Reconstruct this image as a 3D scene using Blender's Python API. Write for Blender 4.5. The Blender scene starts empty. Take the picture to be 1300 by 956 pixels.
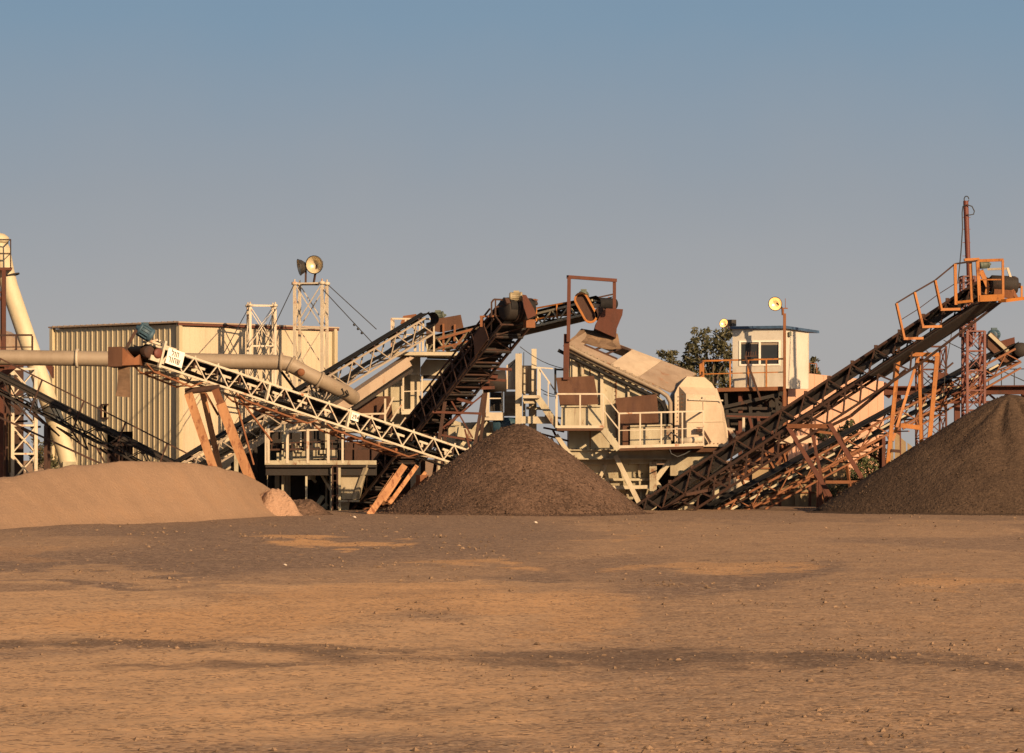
import bpy, math, random
from mathutils import Vector, noise, Matrix
random.seed(7)
V = Vector
C = bpy.context.scene.collection
F, EYE, HOR = 4000.0, 1.7, 584.0          # focal length in photo pixels, eye height, photo row of the horizon
Z = V((0, 0, 1))


def P(px, py, Y):
    """photo pixel at a chosen real distance -> point in metres"""
    return V(((px - 650) * Y / F, Y, EYE + (HOR - py) * Y / F))


def G(px, Y, z=0.0):
    return V(((px - 650) * Y / F, Y, z))


# ------------------------------------------------------------------ materials
def _nt(name):
    m = bpy.data.materials.new(name)
    m.use_nodes = True
    nt = m.node_tree
    b = nt.nodes['Principled BSDF']
    return m, nt, b


def N(nt, t, **kw):
    n = nt.nodes.new(t)
    for k, v in kw.items():
        setattr(n, k, v)
    return n


def mixc(nt, fac, a, b, blend='MIX'):
    n = N(nt, 'ShaderNodeMix', data_type='RGBA', blend_type=blend)
    n.clamp_factor = True
    for sock, val in ((n.inputs[0], fac), (n.inputs[6], a), (n.inputs[7], b)):
        if isinstance(val, (int, float)):
            sock.default_value = val
        elif isinstance(val, tuple):
            sock.default_value = (*val, 1)
        else:
            nt.links.new(val, sock)
    return n.outputs[2]


def math_n(nt, op, a, b=None, clamp=False):
    n = N(nt, 'ShaderNodeMath', operation=op, use_clamp=clamp)
    for i, val in enumerate((a, b)):
        if val is None:
            continue
        if isinstance(val, (int, float)):
            n.inputs[i].default_value = val
        else:
            nt.links.new(val, n.inputs[i])
    return n.outputs[0]


def coords(nt, scale=(1, 1, 1), per_object=True):
    tc = N(nt, 'ShaderNodeTexCoord')
    mp = N(nt, 'ShaderNodeMapping')
    mp.inputs['Scale'].default_value = scale
    nt.links.new(tc.outputs['Object'], mp.inputs['Vector'])
    if per_object:
        oi = N(nt, 'ShaderNodeObjectInfo')
        mu = N(nt, 'ShaderNodeVectorMath', operation='SCALE')
        mu.inputs[0].default_value = (37.0, 19.0, 23.0)
        nt.links.new(oi.outputs['Random'], mu.inputs['Scale'])
        nt.links.new(mu.outputs[0], mp.inputs['Location'])
    return mp.outputs['Vector']


def noise_n(nt, vec, scale, detail=6, rough=0.6):
    n = N(nt, 'ShaderNodeTexNoise')
    n.inputs['Scale'].default_value = scale
    n.inputs['Detail'].default_value = detail
    n.inputs['Roughness'].default_value = rough
    nt.links.new(vec, n.inputs['Vector'])
    return n.outputs['Fac']


def ramp(nt, fac, lo, hi):
    n = N(nt, 'ShaderNodeMapRange', interpolation_type='SMOOTHSTEP')
    n.inputs['From Min'].default_value = lo
    n.inputs['From Max'].default_value = hi
    nt.links.new(fac, n.inputs['Value'])
    return n.outputs['Result']


def bump(nt, b, h, strength=0.4, dist=0.02):
    n = N(nt, 'ShaderNodeBump')
    n.inputs['Strength'].default_value = strength
    n.inputs['Distance'].default_value = dist
    nt.links.new(h, n.inputs['Height'])
    nt.links.new(n.outputs[0], b.inputs['Normal'])


def metal(name, base, rust=(0.16, 0.06, 0.028), amount=0.35, rough=0.6, dirt=0.35, scale=2.2, streak=0.35):
    """painted or bare steel: paint, rust patches with streaks running down, grime"""
    m, nt, b = _nt(name)
    v = coords(nt, (1, 1, streak))
    v2 = coords(nt, (1, 1, 1))
    n1 = noise_n(nt, v, scale, 9, 0.68)
    n2 = noise_n(nt, v2, 9.0, 8, 0.7)
    lo = 0.74 - 0.42 * amount
    rm = ramp(nt, math_n(nt, 'ADD', math_n(nt, 'MULTIPLY', n1, 0.75), math_n(nt, 'MULTIPLY', n2, 0.25)), lo, lo + 0.09)
    v3 = coords(nt, (5.5, 5.5, 0.45))                      # rust runs and washed-down dirt
    runs = math_n(nt, 'MULTIPLY', ramp(nt, noise_n(nt, v3, 1.0, 5, 0.6), 0.60, 0.74), ramp(nt, noise_n(nt, v2, 0.9, 3, 0.5), 0.40, 0.62))
    runs = math_n(nt, 'MULTIPLY', runs, min(0.75, 0.15 + amount * 1.2))
    dm = ramp(nt, noise_n(nt, v, 1.1, 6, 0.7), 0.35, 0.75)
    dirty = tuple(c * f for c, f in zip(base, (0.55, 0.48, 0.42)))
    col = mixc(nt, math_n(nt, 'MULTIPLY', dm, dirt * 1.6), base, dirty)
    fine = ramp(nt, n2, 0.3, 0.7)
    rcol = mixc(nt, fine, rust, tuple(min(1, c * 1.9) for c in rust))
    col = mixc(nt, runs, col, rcol)
    col = mixc(nt, rm, col, rcol)
    nt.links.new(col, b.inputs['Base Color'])
    rr = N(nt, 'ShaderNodeMapRange')
    nt.links.new(rm, rr.inputs['Value'])
    rr.inputs['To Min'].default_value = rough
    rr.inputs['To Max'].default_value = 0.9
    nt.links.new(rr.outputs[0], b.inputs['Roughness'])
    bump(nt, b, n2, 0.35, 0.02)
    return m


def heap(name, dark, light, grain, bump_d, tint=None):
    """loose sand or gravel: individual grains by Voronoi cells, broad streaks of finer stuff"""
    m, nt, b = _nt(name)
    v = coords(nt, (1, 1, 1), False)
    vo = N(nt, 'ShaderNodeTexVoronoi')
    vo.inputs['Scale'].default_value = grain
    nt.links.new(v, vo.inputs['Vector'])
    sep = N(nt, 'ShaderNodeSeparateColor')
    nt.links.new(vo.outputs['Color'], sep.inputs[0])
    vo2 = N(nt, 'ShaderNodeTexVoronoi')
    vo2.inputs['Scale'].default_value = grain * 0.45
    nt.links.new(v, vo2.inputs['Vector'])
    big = noise_n(nt, v, 0.55, 7, 0.65)
    f = math_n(nt, 'ADD', math_n(nt, 'MULTIPLY', sep.outputs[0], 0.6), math_n(nt, 'MULTIPLY', ramp(nt, big, 0.3, 0.7), 0.45), True)
    col = mixc(nt, f, dark, light)
    if tint:
        col = mixc(nt, math_n(nt, 'MULTIPLY', ramp(nt, noise_n(nt, v, 0.9, 5, 0.6), 0.5, 0.7), 0.6), col, tint)
    nt.links.new(col, b.inputs['Base Color'])
    b.inputs['Roughness'].default_value = 0.95
    b.inputs['Specular IOR Level'].default_value = 0.15
    hsum = math_n(nt, 'ADD', math_n(nt, 'MULTIPLY', vo.outputs['Distance'], -0.6), math_n(nt, 'MULTIPLY', vo2.outputs['Distance'], -0.8))
    bump(nt, b, math_n(nt, 'ADD', hsum, math_n(nt, 'MULTIPLY', noise_n(nt, v, grain * 1.5, 3, 0.6), 0.5)), 0.9, bump_d)
    return m


def plain(name, col, rough=0.6, metallic=0.0, var=0.25):
    m, nt, b = _nt(name)
    v = coords(nt)
    n = noise_n(nt, v, 5.0, 7, 0.65)
    c = mixc(nt, ramp(nt, n, 0.3, 0.7), tuple(x * (1 - var) for x in col), tuple(min(1, x * (1 + var)) for x in col))
    nt.links.new(c, b.inputs['Base Color'])
    b.inputs['Roughness'].default_value = rough
    b.inputs['Metallic'].default_value = metallic
    bump(nt, b, n, 0.2, 0.02)
    return m


def leafmat(name, a, c):
    m, nt, b = _nt(name)
    oi = N(nt, 'ShaderNodeAttribute', attribute_name='tone')
    nt.links.new(mixc(nt, oi.outputs['Fac'], a, c), b.inputs['Base Color'])
    b.inputs['Roughness'].default_value = 0.6
    return m


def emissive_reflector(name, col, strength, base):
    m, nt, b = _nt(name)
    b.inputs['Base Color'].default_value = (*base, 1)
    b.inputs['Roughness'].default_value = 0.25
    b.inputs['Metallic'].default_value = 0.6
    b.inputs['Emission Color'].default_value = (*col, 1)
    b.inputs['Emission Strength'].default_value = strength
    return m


M = {}
M['cream'] = metal('cream painted steel', (0.40, 0.36, 0.25), rust=(0.10, 0.045, 0.022), amount=0.46, dirt=0.55, scale=1.8)
M['cream_clean'] = metal('cream paint lightly soiled', (0.44, 0.385, 0.275), rust=(0.12, 0.05, 0.025), amount=0.36, dirt=0.4)
M['white'] = metal('off white painted steel', (0.50, 0.435, 0.33), rust=(0.19, 0.072, 0.03), amount=0.44, dirt=0.3, scale=3.0, streak=0.8)
M['shed_wall'] = metal('beige profiled sheet', (0.46, 0.39, 0.25), amount=0.05, dirt=0.32, scale=0.7, streak=0.15)
M['shed_flat'] = metal('pale cream sheet', (0.47, 0.385, 0.265), amount=0.08, dirt=0.25, scale=0.7, streak=0.15)
M['pipe'] = metal('tan dusty pipe', (0.26, 0.205, 0.145), amount=0.2, dirt=0.3)
M['pipe_cream'] = metal('cream pipe', (0.52, 0.45, 0.30), amount=0.12, dirt=0.35)
M['rust'] = metal('dark rusty steel', (0.055, 0.024, 0.014), rust=(0.022, 0.012, 0.009), amount=0.6, rough=0.85, dirt=0.5)
M['rust_red'] = metal('red brown rusty steel', (0.095, 0.030, 0.016), rust=(0.040, 0.017, 0.011), amount=0.5, rough=0.85, dirt=0.4)
M['rust_orange'] = metal('orange rusty steel', (0.19, 0.072, 0.026), rust=(0.07, 0.026, 0.013), amount=0.45, rough=0.8, dirt=0.4, scale=3.5)
M['rust_plate'] = metal('rusted sheet', (0.095, 0.042, 0.021), rust=(0.045, 0.020, 0.012), amount=0.55, rough=0.85, dirt=0.6, scale=1.6)
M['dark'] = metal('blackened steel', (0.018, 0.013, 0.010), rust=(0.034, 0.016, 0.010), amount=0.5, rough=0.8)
M['belt'] = plain('conveyor belt rubber', (0.016, 0.015, 0.015), 0.75)
M['belt'].node_tree.nodes['Principled BSDF'].inputs['Specular IOR Level'].default_value = 0.15
M['flap'] = plain('dusty rubber flap', (0.13, 0.078, 0.045), 0.9)
M['yellow'] = metal('orange yellow safety paint', (0.36, 0.125, 0.012), rust=(0.10, 0.034, 0.011), amount=0.46, dirt=0.5, scale=4)
M['mast_red'] = metal('red oxide lattice paint', (0.13, 0.032, 0.020), rust=(0.06, 0.02, 0.013), amount=0.4)
M['wood'] = metal('weathered orange timber', (0.44, 0.225, 0.105), rust=(0.13, 0.050, 0.022), amount=0.56, rough=0.85, dirt=0.6, scale=6, streak=0.22)
M['roof_dust'] = metal('dusty lid plate', (0.33, 0.25, 0.18), rust=(0.16, 0.085, 0.048), amount=0.45, dirt=0.4, scale=1.5)
M['hood'] = metal('dusty peach hood', (0.50, 0.40, 0.285), rust=(0.22, 0.125, 0.07), amount=0.2, dirt=0.35)
M['peach'] = metal('peach profiled sheet', (0.50, 0.295, 0.20), amount=0.08, dirt=0.18)
M['cabin'] = metal('cream cabin panel', (0.52, 0.485, 0.41), amount=0.10, dirt=0.3)
M['blue'] = plain('blue roof sheet', (0.035, 0.07, 0.13), 0.5)
M['motor_blue'] = metal('blue grey motor housing', (0.04, 0.085, 0.12), amount=0.2)
M['motor_green'] = metal('green grey motor housing', (0.09, 0.11, 0.085), amount=0.25)
M['motor_cream'] = metal('cream motor housing', (0.28, 0.23, 0.14), amount=0.35)
M['drum_blue'] = plain('blue barrel', (0.03, 0.07, 0.10), 0.5)
M['signwhite'] = plain('white sign plate', (0.78, 0.72, 0.62), 0.5, 0, 0.08)
M['ink'] = plain('black lettering', (0.012, 0.011, 0.011), 0.6)
M['cable'] = plain('black cable', (0.02, 0.02, 0.02), 0.6)
M['lamp_can'] = plain('dark lamp housing', (0.05, 0.045, 0.04), 0.5, 0.3)
M['lamp_alu'] = plain('dull aluminium reflector', (0.62, 0.53, 0.36), 0.35, 0.35, 0.1)
M['lamp_sun_glow'] = emissive_reflector('lamp reflector with painted sun glow', (1.0, 0.50, 0.16), 0.55, (0.8, 0.65, 0.4))  # emission painted in for sunlight caught by the lamp dish
M['concrete'] = metal('tan concrete', (0.27, 0.20, 0.115), rust=(0.15, 0.115, 0.065), amount=0.45, dirt=0.4, rough=0.9)
M['bark'] = plain('bark', (0.09, 0.065, 0.045), 0.9)
M['leaf_dark'] = leafmat('dark evergreen leaf', (0.030, 0.032, 0.012), (0.085, 0.075, 0.032))
M['leaf_green'] = leafmat('shrub leaf', (0.035, 0.048, 0.014), (0.12, 0.125, 0.045))
m, nt, b = _nt('window glass')
b.inputs['Base Color'].default_value = (0.030, 0.036, 0.042, 1)
b.inputs['Roughness'].default_value = 0.08
b.inputs['Specular IOR Level'].default_value = 0.7
M['glass'] = m
M['sand'] = heap('tan sand', (0.235, 0.152, 0.097), (0.30, 0.195, 0.125), 26, 0.02, (0.30, 0.185, 0.11))
M['sand_pink'] = heap('pinkish sand', (0.29, 0.178, 0.115), (0.38, 0.235, 0.152), 18, 0.03)
M['gravel_brown'] = heap('brown crushed stone', (0.030, 0.019, 0.013), (0.150, 0.094, 0.065), 17, 0.035)
M['gravel_dark'] = heap('dark crushed stone', (0.040, 0.026, 0.018), (0.100, 0.066, 0.044), 17, 0.03)
M['stone'] = heap('loose stone', (0.10, 0.066, 0.043), (0.27, 0.18, 0.115), 3, 0.01)
M['stone_brown'] = heap('brown chippings', (0.040, 0.025, 0.017), (0.14, 0.088, 0.061), 4, 0.01)
M['stone_dark'] = heap('dark chippings', (0.04, 0.026, 0.018), (0.10, 0.067, 0.045), 4, 0.01)
M['stone_pale'] = plain('pale stone', (0.6, 0.5, 0.4), 0.9)


# ------------------------------------------------------------------ mesh builder
_eps = [0]


def eps():
    _eps[0] = (_eps[0] + 7) % 23
    return 1.0 + _eps[0] * 0.0016


class MB:
    def __init__(s):
        s.v, s.f, s.sm, s.pc = [], [], [], []

    def add(s, pts, faces, smooth=False):
        o = len(s.v)
        s.v += [V(p) for p in pts]
        s.pc.append((o, len(s.v), len(s.f), len(s.f) + len(faces)))
        for f in faces:
            s.f.append([i + o for i in f])
            s.sm.append(smooth)
        return s

    def hexa(s, a):
        """eight corners: bottom ring of four, top ring of four"""
        return s.add(a, [(3, 2, 1, 0), (4, 5, 6, 7), (0, 1, 5, 4), (1, 2, 6, 5), (2, 3, 7, 6), (3, 0, 4, 7)])

    def beam(s, p, q, w, h=None, up=Z):
        p, q = V(p), V(q)
        h = h or w
        e = eps()
        w, h = w * e, h * e
        d = (q - p)
        if d.length < 1e-6:
            return s
        d.normalize()
        sd = d.cross(V(up))
        if sd.length < 1e-3:
            sd = d.cross(V((1, 0, 0)))
        sd.normalize()
        u = sd.cross(d)
        a = [p + sd * x * w / 2 + u * y * h / 2 for x, y in ((-1, -1), (1, -1), (1, 1), (-1, 1))]
        bb = [c + (q - p) for c in a]
        return s.add(a + bb, [(0, 1, 2, 3), (7, 6, 5, 4), (0, 4, 5, 1), (1, 5, 6, 2), (2, 6, 7, 3), (3, 7, 4, 0)])

    def ibeam(s, p, q, w, h, t=0.02, up=Z):
        p, q = V(p), V(q)
        d = (q - p).normalized()
        sd = d.cross(V(up))
        if sd.length < 1e-3:
            sd = d.cross(V((1, 0, 0)))
        sd.normalize()
        u = sd.cross(d)
        s.beam(p + u * (h / 2), q + u * (h / 2), w, t, up)
        s.beam(p - u * (h / 2), q - u * (h / 2), w, t, up)
        s.beam(p, q, t, h - t * 1.1, up)
        return s

    def box(s, c, size, rz=0.0):
        c = V(c)
        R = Matrix.Rotation(rz, 3, 'Z')
        x, y, z = (k / 2 for k in size)
        a = [c + R @ V((i * x, j * y, k * z)) for k in (-1, 1) for i, j in ((-1, -1), (1, -1), (1, 1), (-1, 1))]
        return s.hexa(a)

    def tube(s, p, q, r, r2=None, n=10, caps=True):
        p, q = V(p), V(q)
        r2 = r if r2 is None else r2
        d = (q - p).normalized()
        a = d.orthogonal().normalized()
        b_ = d.cross(a)
        ring = lambda c, rr: [c + a * rr * math.cos(2 * math.pi * i / n) + b_ * rr * math.sin(2 * math.pi * i / n) for i in range(n)]
        pts = ring(p, r) + ring(q, r2)
        s.add(pts, [(i, (i + 1) % n, n + (i + 1) % n, n + i) for i in range(n)], True)
        if caps:
            s.add(pts, [tuple(range(n - 1, -1, -1)), tuple(range(n, 2 * n))])
        return s

    def path(s, pts, r, n=8):
        pts = [V(p) for p in pts]
        rings = []
        a = None
        for i, p in enumerate(pts):
            d = (pts[min(i + 1, len(pts) - 1)] - pts[max(i - 1, 0)]).normalized()
            if a is None:
                a = d.orthogonal().normalized()
            a = (a - d * a.dot(d)).normalized()
            b_ = d.cross(a)
            rings += [p + a * r * math.cos(2 * math.pi * k / n) + b_ * r * math.sin(2 * math.pi * k / n) for k in range(n)]
        L = len(pts)
        fs = [(i * n + k, i * n + (k + 1) % n, (i + 1) * n + (k + 1) % n, (i + 1) * n + k) for i in range(L - 1) for k in range(n)]
        s.add(rings, fs, True)
        s.add(rings, [tuple(range(n - 1, -1, -1)), tuple(range((L - 1) * n, L * n))])
        return s

    def prism(s, poly, vec):
        poly = [V(p) for p in poly]
        vec = V(vec)
        n = len(poly)
        fs = [tuple(range(n)), tuple(range(2 * n - 1, n - 1, -1))]
        fs += [(i, n + i, n + (i + 1) % n, (i + 1) % n) for i in range(n)]
        return s.add(poly + [p + vec for p in poly], fs)

    def lathe(s, base, axis, prof, n=18, smooth=True):
        """prof: (radius, distance along axis)"""
        base, d = V(base), V(axis).normalized()
        a = d.orthogonal().normalized()
        b_ = d.cross(a)
        pts = [base + d * t + (a * math.cos(2 * math.pi * k / n) + b_ * math.sin(2 * math.pi * k / n)) * r for r, t in prof for k in range(n)]
        fs = [(i * n + k, i * n + (k + 1) % n, (i + 1) * n + (k + 1) % n, (i + 1) * n + k) for i in range(len(prof) - 1) for k in range(n)]
        return s.add(pts, fs, smooth)

    def sheet(s, a, b_, c_, d, nx=10, nz=8, amp=.03, th=.015, seed=0.0):
        """dented sheet: corners a b (bottom) c d (top), thin but with two faces"""
        a, b_, c_, d = V(a), V(b_), V(c_), V(d)
        nrm_ = (b_ - a).cross(d - a).normalized()
        pts = []
        for k_ in (0, 1):
            for j in range(nz + 1):
                for i in range(nx + 1):
                    f, g = i / nx, j / nz
                    p = a.lerp(b_, f).lerp(d.lerp(c_, f), g)
                    e = noise.noise((p.x * 1.3 + seed, p.z * 1.3, seed)) + .5 * noise.noise((p.x * 3.1 + seed, p.z * 3.1, 4))
                    pts.append(p + nrm_ * (amp * e - k_ * th))
        m_ = (nx + 1) * (nz + 1)
        fs = []
        for j in range(nz):
            for i in range(nx):
                q = j * (nx + 1) + i
                fs.append((q, q + 1, q + nx + 2, q + nx + 1))
                fs.append((m_ + q, m_ + q + nx + 1, m_ + q + nx + 2, m_ + q + 1))
        for i in range(nx):
            for q in (i, nz * (nx + 1) + i):
                fs.append((q, q + 1, m_ + q + 1, m_ + q))
        for j in range(nz):
            for q in (j * (nx + 1), j * (nx + 1) + nx):
                fs.append((q, q + nx + 1, m_ + q + nx + 1, m_ + q))
        return s.add(pts, fs)

    def bolts(s, p, q, n, r, nr):
        for i in range(n):
            c = V(p).lerp(V(q), (i + .5) / n)
            s.lathe(c, nr, [(0, -.01), (r, -.01), (r, r * .7), (0, r * .7)], 6, False)
        return s

    def railing(s, pts, h=1.05, r=0.022, step=1.2, mid=True, toe=0.0, posts=True):
        pts = [V(p) for p in pts]
        for a, b_ in zip(pts, pts[1:]):
            s.beam(a + Z * h, b_ + Z * h, r * 2, r * 2)
            if mid:
                s.beam(a + Z * h * 0.52, b_ + Z * h * 0.52, r * 1.2, r * 1.2)
            if toe:
                s.beam(a + Z * toe / 2, b_ + Z * toe / 2, 0.015, toe)
            if posts:
                n = max(1, round((b_ - a).length / step))
                for i in range(n + 1):
                    p = a.lerp(b_, i / n)
                    s.beam(p, p + Z * (h - r), r * 1.9, r * 1.9)
        return s

    def clusters(s, tol=0.012):
        bb = []
        for a, b_, _, _ in s.pc:
            q = s.v[a:b_]
            bb.append(([min(p[i] for p in q) - tol for i in range(3)], [max(p[i] for p in q) + tol for i in range(3)]))
        par = list(range(len(bb)))

        def find(i):
            while par[i] != i:
                par[i] = par[par[i]]
                i = par[i]
            return i
        for i in range(len(bb)):
            for j in range(i):
                if find(i) != find(j) and all(bb[i][0][k] <= bb[j][1][k] and bb[j][0][k] <= bb[i][1][k] for k in range(3)):
                    par[find(i)] = find(j)
        out = {}
        for i in range(len(bb)):
            out.setdefault(find(i), []).append(i)
        return list(out.values())

    def build(s, name, mat, parent=None, label=None):
        if parent and name not in ('lettering', 'hose', 'ballast_box', 'trunk') and 1 < len(s.pc) < 500:
            cl = s.clusters()                               # pieces that do not touch become parts of their own
            if 1 < len(cl) <= 60:
                first = None
                for g in cl:
                    m2 = MB()
                    for i in g:
                        a, b_, f0, f1 = s.pc[i]
                        o_ = len(m2.v)
                        m2.pc.append((o_, o_ + b_ - a, len(m2.f), len(m2.f) + f1 - f0))
                        m2.v += s.v[a:b_]
                        m2.f += [[k - a + o_ for k in f] for f in s.f[f0:f1]]
                        m2.sm += s.sm[f0:f1]
                    x = m2._build(name, mat, parent, label)
                    first = first or x
                return first
        return s._build(name, mat, parent, label)

    def _build(s, name, mat, parent=None, label=None):
        me = bpy.data.meshes.new(name)
        org = V(parent_origin(parent)) if parent else V((0, 0, 0))
        me.from_pydata([p - org for p in s.v], [], s.f)
        me.polygons.foreach_set('use_smooth', s.sm)
        me.materials.append(mat if not isinstance(mat, str) else M[mat])
        me.update()
        o = bpy.data.objects.new(name, me)
        C.objects.link(o)
        if parent:
            o.parent = parent
        if label:
            o['label'] = label
        return o


def parent_origin(o):
    p = V((0, 0, 0))
    while o:
        p = p + o.location
        o = o.parent
    return p


def tag(o, label=None, cat=None, group=None, kind=None):
    for k, v in (('label', label), ('category', cat), ('group', group), ('kind', kind)):
        if v:
            o[k] = v
    return o


def thing(name, label, cat, loc, group=None):
    o = bpy.data.objects.new(name, None)
    o.empty_display_size = 0.3
    C.objects.link(o)
    o.location = loc
    return tag(o, label, cat, group, 'thing')


# ------------------------------------------------------------------ shared pieces
def lattice(mb, base, wx, wy, height, bays, leg=0.06, br=0.035, rz=0.0, z0=0.0, cross=99):
    R = Matrix.Rotation(rz, 3, 'Z')
    base = V(base)
    cs = [base + R @ V((x * wx / 2, y * wy / 2, 0)) for x, y in ((-1, -1), (1, -1), (1, 1), (-1, 1))]
    for c in cs:
        mb.beam(c + Z * z0, c + Z * height, leg, leg, R @ V((0, 1, 0)))
    bh = (height - z0) / bays
    for i in range(4):
        a, b_ = cs[i], cs[(i + 1) % 4]
        out = (b_ - a).cross(Z).normalized()
        for k in range(bays + 1):
            z = z0 + k * bh
            if k:
                mb.beam(a + Z * z, b_ + Z * z, br * 1.2, br * 1.2)
            if k < bays:
                mb.beam(a + Z * (z + 0.03) + out * br * 0.4, b_ + Z * (z + bh - 0.03) + out * br * 0.4, br, br * 0.7)
                if k >= bays - cross:
                    mb.beam(b_ + Z * (z + 0.03) - out * br * 0.4, a + Z * (z + bh - 0.03) - out * br * 0.4, br, br * 0.7)
    return cs


class Line:
    """frame of a conveyor: d along it from tail to head, s sideways (level), u up"""

    def __init__(self, tail, head):
        self.o = V(tail)
        self.L = (V(head) - V(tail)).length
        self.d = (V(head) - V(tail)).normalized()
        self.s = self.d.cross(Z).normalized()
        self.u = self.s.cross(self.d)

    def p(self, t, a, b):
        return self.o + self.d * t + self.s * a + self.u * b


def truss_frame(ln, w, h, bay, chord, web, t0=0.0, t1=None, warren=True, stub=0.0):
    mb = MB()
    t1 = ln.L if t1 is None else t1
    n = max(2, round((t1 - t0) / bay))
    bl = (t1 - t0) / n
    for a in (-w / 2, w / 2):
        mb.beam(ln.p(t0, a, 0), ln.p(t1, a, 0), chord, chord, ln.u)
        mb.beam(ln.p(t0, a, h), ln.p(t1, a, h), chord, chord, ln.u)
        for i in range(n):
            x0, x1 = t0 + i * bl, t0 + (i + 1) * bl
            xm = x0 + bl * (0.62 if warren else 1.0)
            mb.beam(ln.p(x0, a, 0.02), ln.p(xm, a, h - 0.02), web, web * 0.8, ln.u)
            if warren:
                mb.beam(ln.p(xm + 0.05, a, h - 0.02), ln.p(x1, a, 0.02), web, web * 0.8, ln.u)
            else:
                mb.beam(ln.p(x1, a, 0.02), ln.p(x1, a, h - 0.02), web, web * 0.8, ln.u)
            if stub:
                mb.beam(ln.p(xm, a, h), ln.p(xm, a, h + stub), web * 1.1, web * 1.1, ln.u)
        mb.beam(ln.p(t0, a, 0), ln.p(t0, a, h), chord * 0.9, chord * 0.9, ln.u)
    for i in range(n + 1):
        x = t0 + i * bl
        mb.beam(ln.p(x, -w / 2, -0.004), ln.p(x, w / 2, -0.004), web, web, ln.u)
        mb.beam(ln.p(x, -w / 2, h * 0.97), ln.p(x, w / 2, h * 0.97), web, web, ln.u)
        if i < n:
            x2 = x + bl
            sg = 1 if i % 2 else -1
            mb.beam(ln.p(x, sg * w / 2, 0.01), ln.p(x2, -sg * w / 2, 0.01), web * 0.8, web * 0.8, ln.u)
    return mb


def belt_loop(ln, w, btop, bbot, t0, t1, th=0.018, sag=0.03):
    mb = MB()
    n = 24
    prof = [(-0.5, 0.07), (-0.28, 0.0), (0.28, 0.0), (0.5, 0.07)]   # troughed carrying run
    rows = []
    for i in range(n + 1):
        t = t0 + (t1 - t0) * i / n
        for f, z in prof:
            rows.append(ln.p(t, f * w, btop + z))
        for f, z in prof:
            rows.append(ln.p(t, f * w, btop + z - th))
    fs = []
    for i in range(n):
        o, q = i * 8, (i + 1) * 8
        for k in range(3):
            fs.append((o + k, o + k + 1, q + k + 1, q + k))
            fs.append((o + 4 + k, q + 4 + k, q + 5 + k, o + 5 + k))
        fs.append((o, q, q + 4, o + 4))
        fs.append((o + 3, o + 7, q + 7, q + 3))
    mb.add(rows, fs)
    for i in range(n):                                               # flat return run
        ta, tb = t0 + (t1 - t0) * i / n, t0 + (t1 - t0) * (i + 1) / n
        sa, sb = sag * math.sin(i * 1.7), sag * math.sin((i + 1) * 1.7)
        a = [ln.p(ta, -w / 2, bbot - sa), ln.p(tb, -w / 2, bbot - sb), ln.p(tb, w / 2, bbot - sb), ln.p(ta, w / 2, bbot - sa)]
        mb.hexa([p - ln.u * th for p in a] + a)
    for t, sg in ((t0, -1), (t1, 1)):                                # the turn round each drum
        R = (btop - bbot) / 2
        cb = (btop + bbot) / 2
        k = 10
        pts = []
        for i in range(k + 1):
            an = -math.pi / 2 + math.pi * i / k
            pts += [ln.p(t + sg * R * math.cos(an), -w / 2, cb + R * math.sin(an)), ln.p(t + sg * R * math.cos(an), w / 2, cb + R * math.sin(an))]
        mb.add(pts, [(2 * i, 2 * i + 1, 2 * i + 3, 2 * i + 2) for i in range(k)], True)
    return mb


def rollers(root, ln, w, b, bay, t0, t1, mat='dark', bracket='white'):
    """one troughing roller set, copied along the frame"""
    n = max(2, round((t1 - t0) / bay))
    proto = None
    for i in range(n + 1):
        t = t0 + (t1 - t0) * i / n
        if proto is None:
            org = ln.p(t, 0, 0)
            mb = MB()
            for x0, z0, x1, z1 in ((-0.5, 0.07, -0.27, -0.01), (-0.25, -0.01, 0.25, -0.01), (0.27, -0.01, 0.5, 0.07)):
                mb.tube(ln.p(t, x0 * w, b + z0), ln.p(t, x1 * w, b + z1), 0.05, n=8)
            for sx in (-0.54, 0.54):
                mb.beam(ln.p(t, sx * w, b - 0.14), ln.p(t, sx * w, b + 0.11), 0.07, 0.05, ln.d)
            mb.beam(ln.p(t, -0.55 * w, b - 0.12), ln.p(t, 0.55 * w, b - 0.12), 0.05, 0.05, ln.u)
            proto = mb.build('belt_roller', mat, root)
            t_first = t
        else:
            o = proto.copy()
            C.objects.link(o)
            o.parent = root
            o.location = ln.d * (t - t_first)
    return proto


def motor(mb, c, axis, r, L, fins=True):
    c, d = V(c), V(axis).normalized()
    a = c - d * L / 2
    mb.lathe(a, d, [(0.0, 0), (r * 0.75, 0), (r * 0.95, L * 0.06), (r * 0.95, L * 0.22), (r * 0.85, L * 0.24), (r * 0.85, L * 0.8), (r * 0.98, L * 0.82), (r * 0.9, L * 0.92), (r * 0.35, L * 0.95), (r * 0.2, L * 1.1), (0, L * 1.1)], 16)
    if fins:
        e1 = d.orthogonal().normalized()
        e2 = d.cross(e1)
        for k in range(14):
            an = 2 * math.pi * k / 14
            rad = e1 * math.cos(an) + e2 * math.sin(an)
            mb.beam(a + d * L * 0.26 + rad * r * 0.9, a + d * L * 0.78 + rad * r * 0.9, 0.012, r * 0.16, rad)
    mb.box(c + Z * r, (L * 0.4, r * 0.9, r * 0.5))
    return mb


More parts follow.
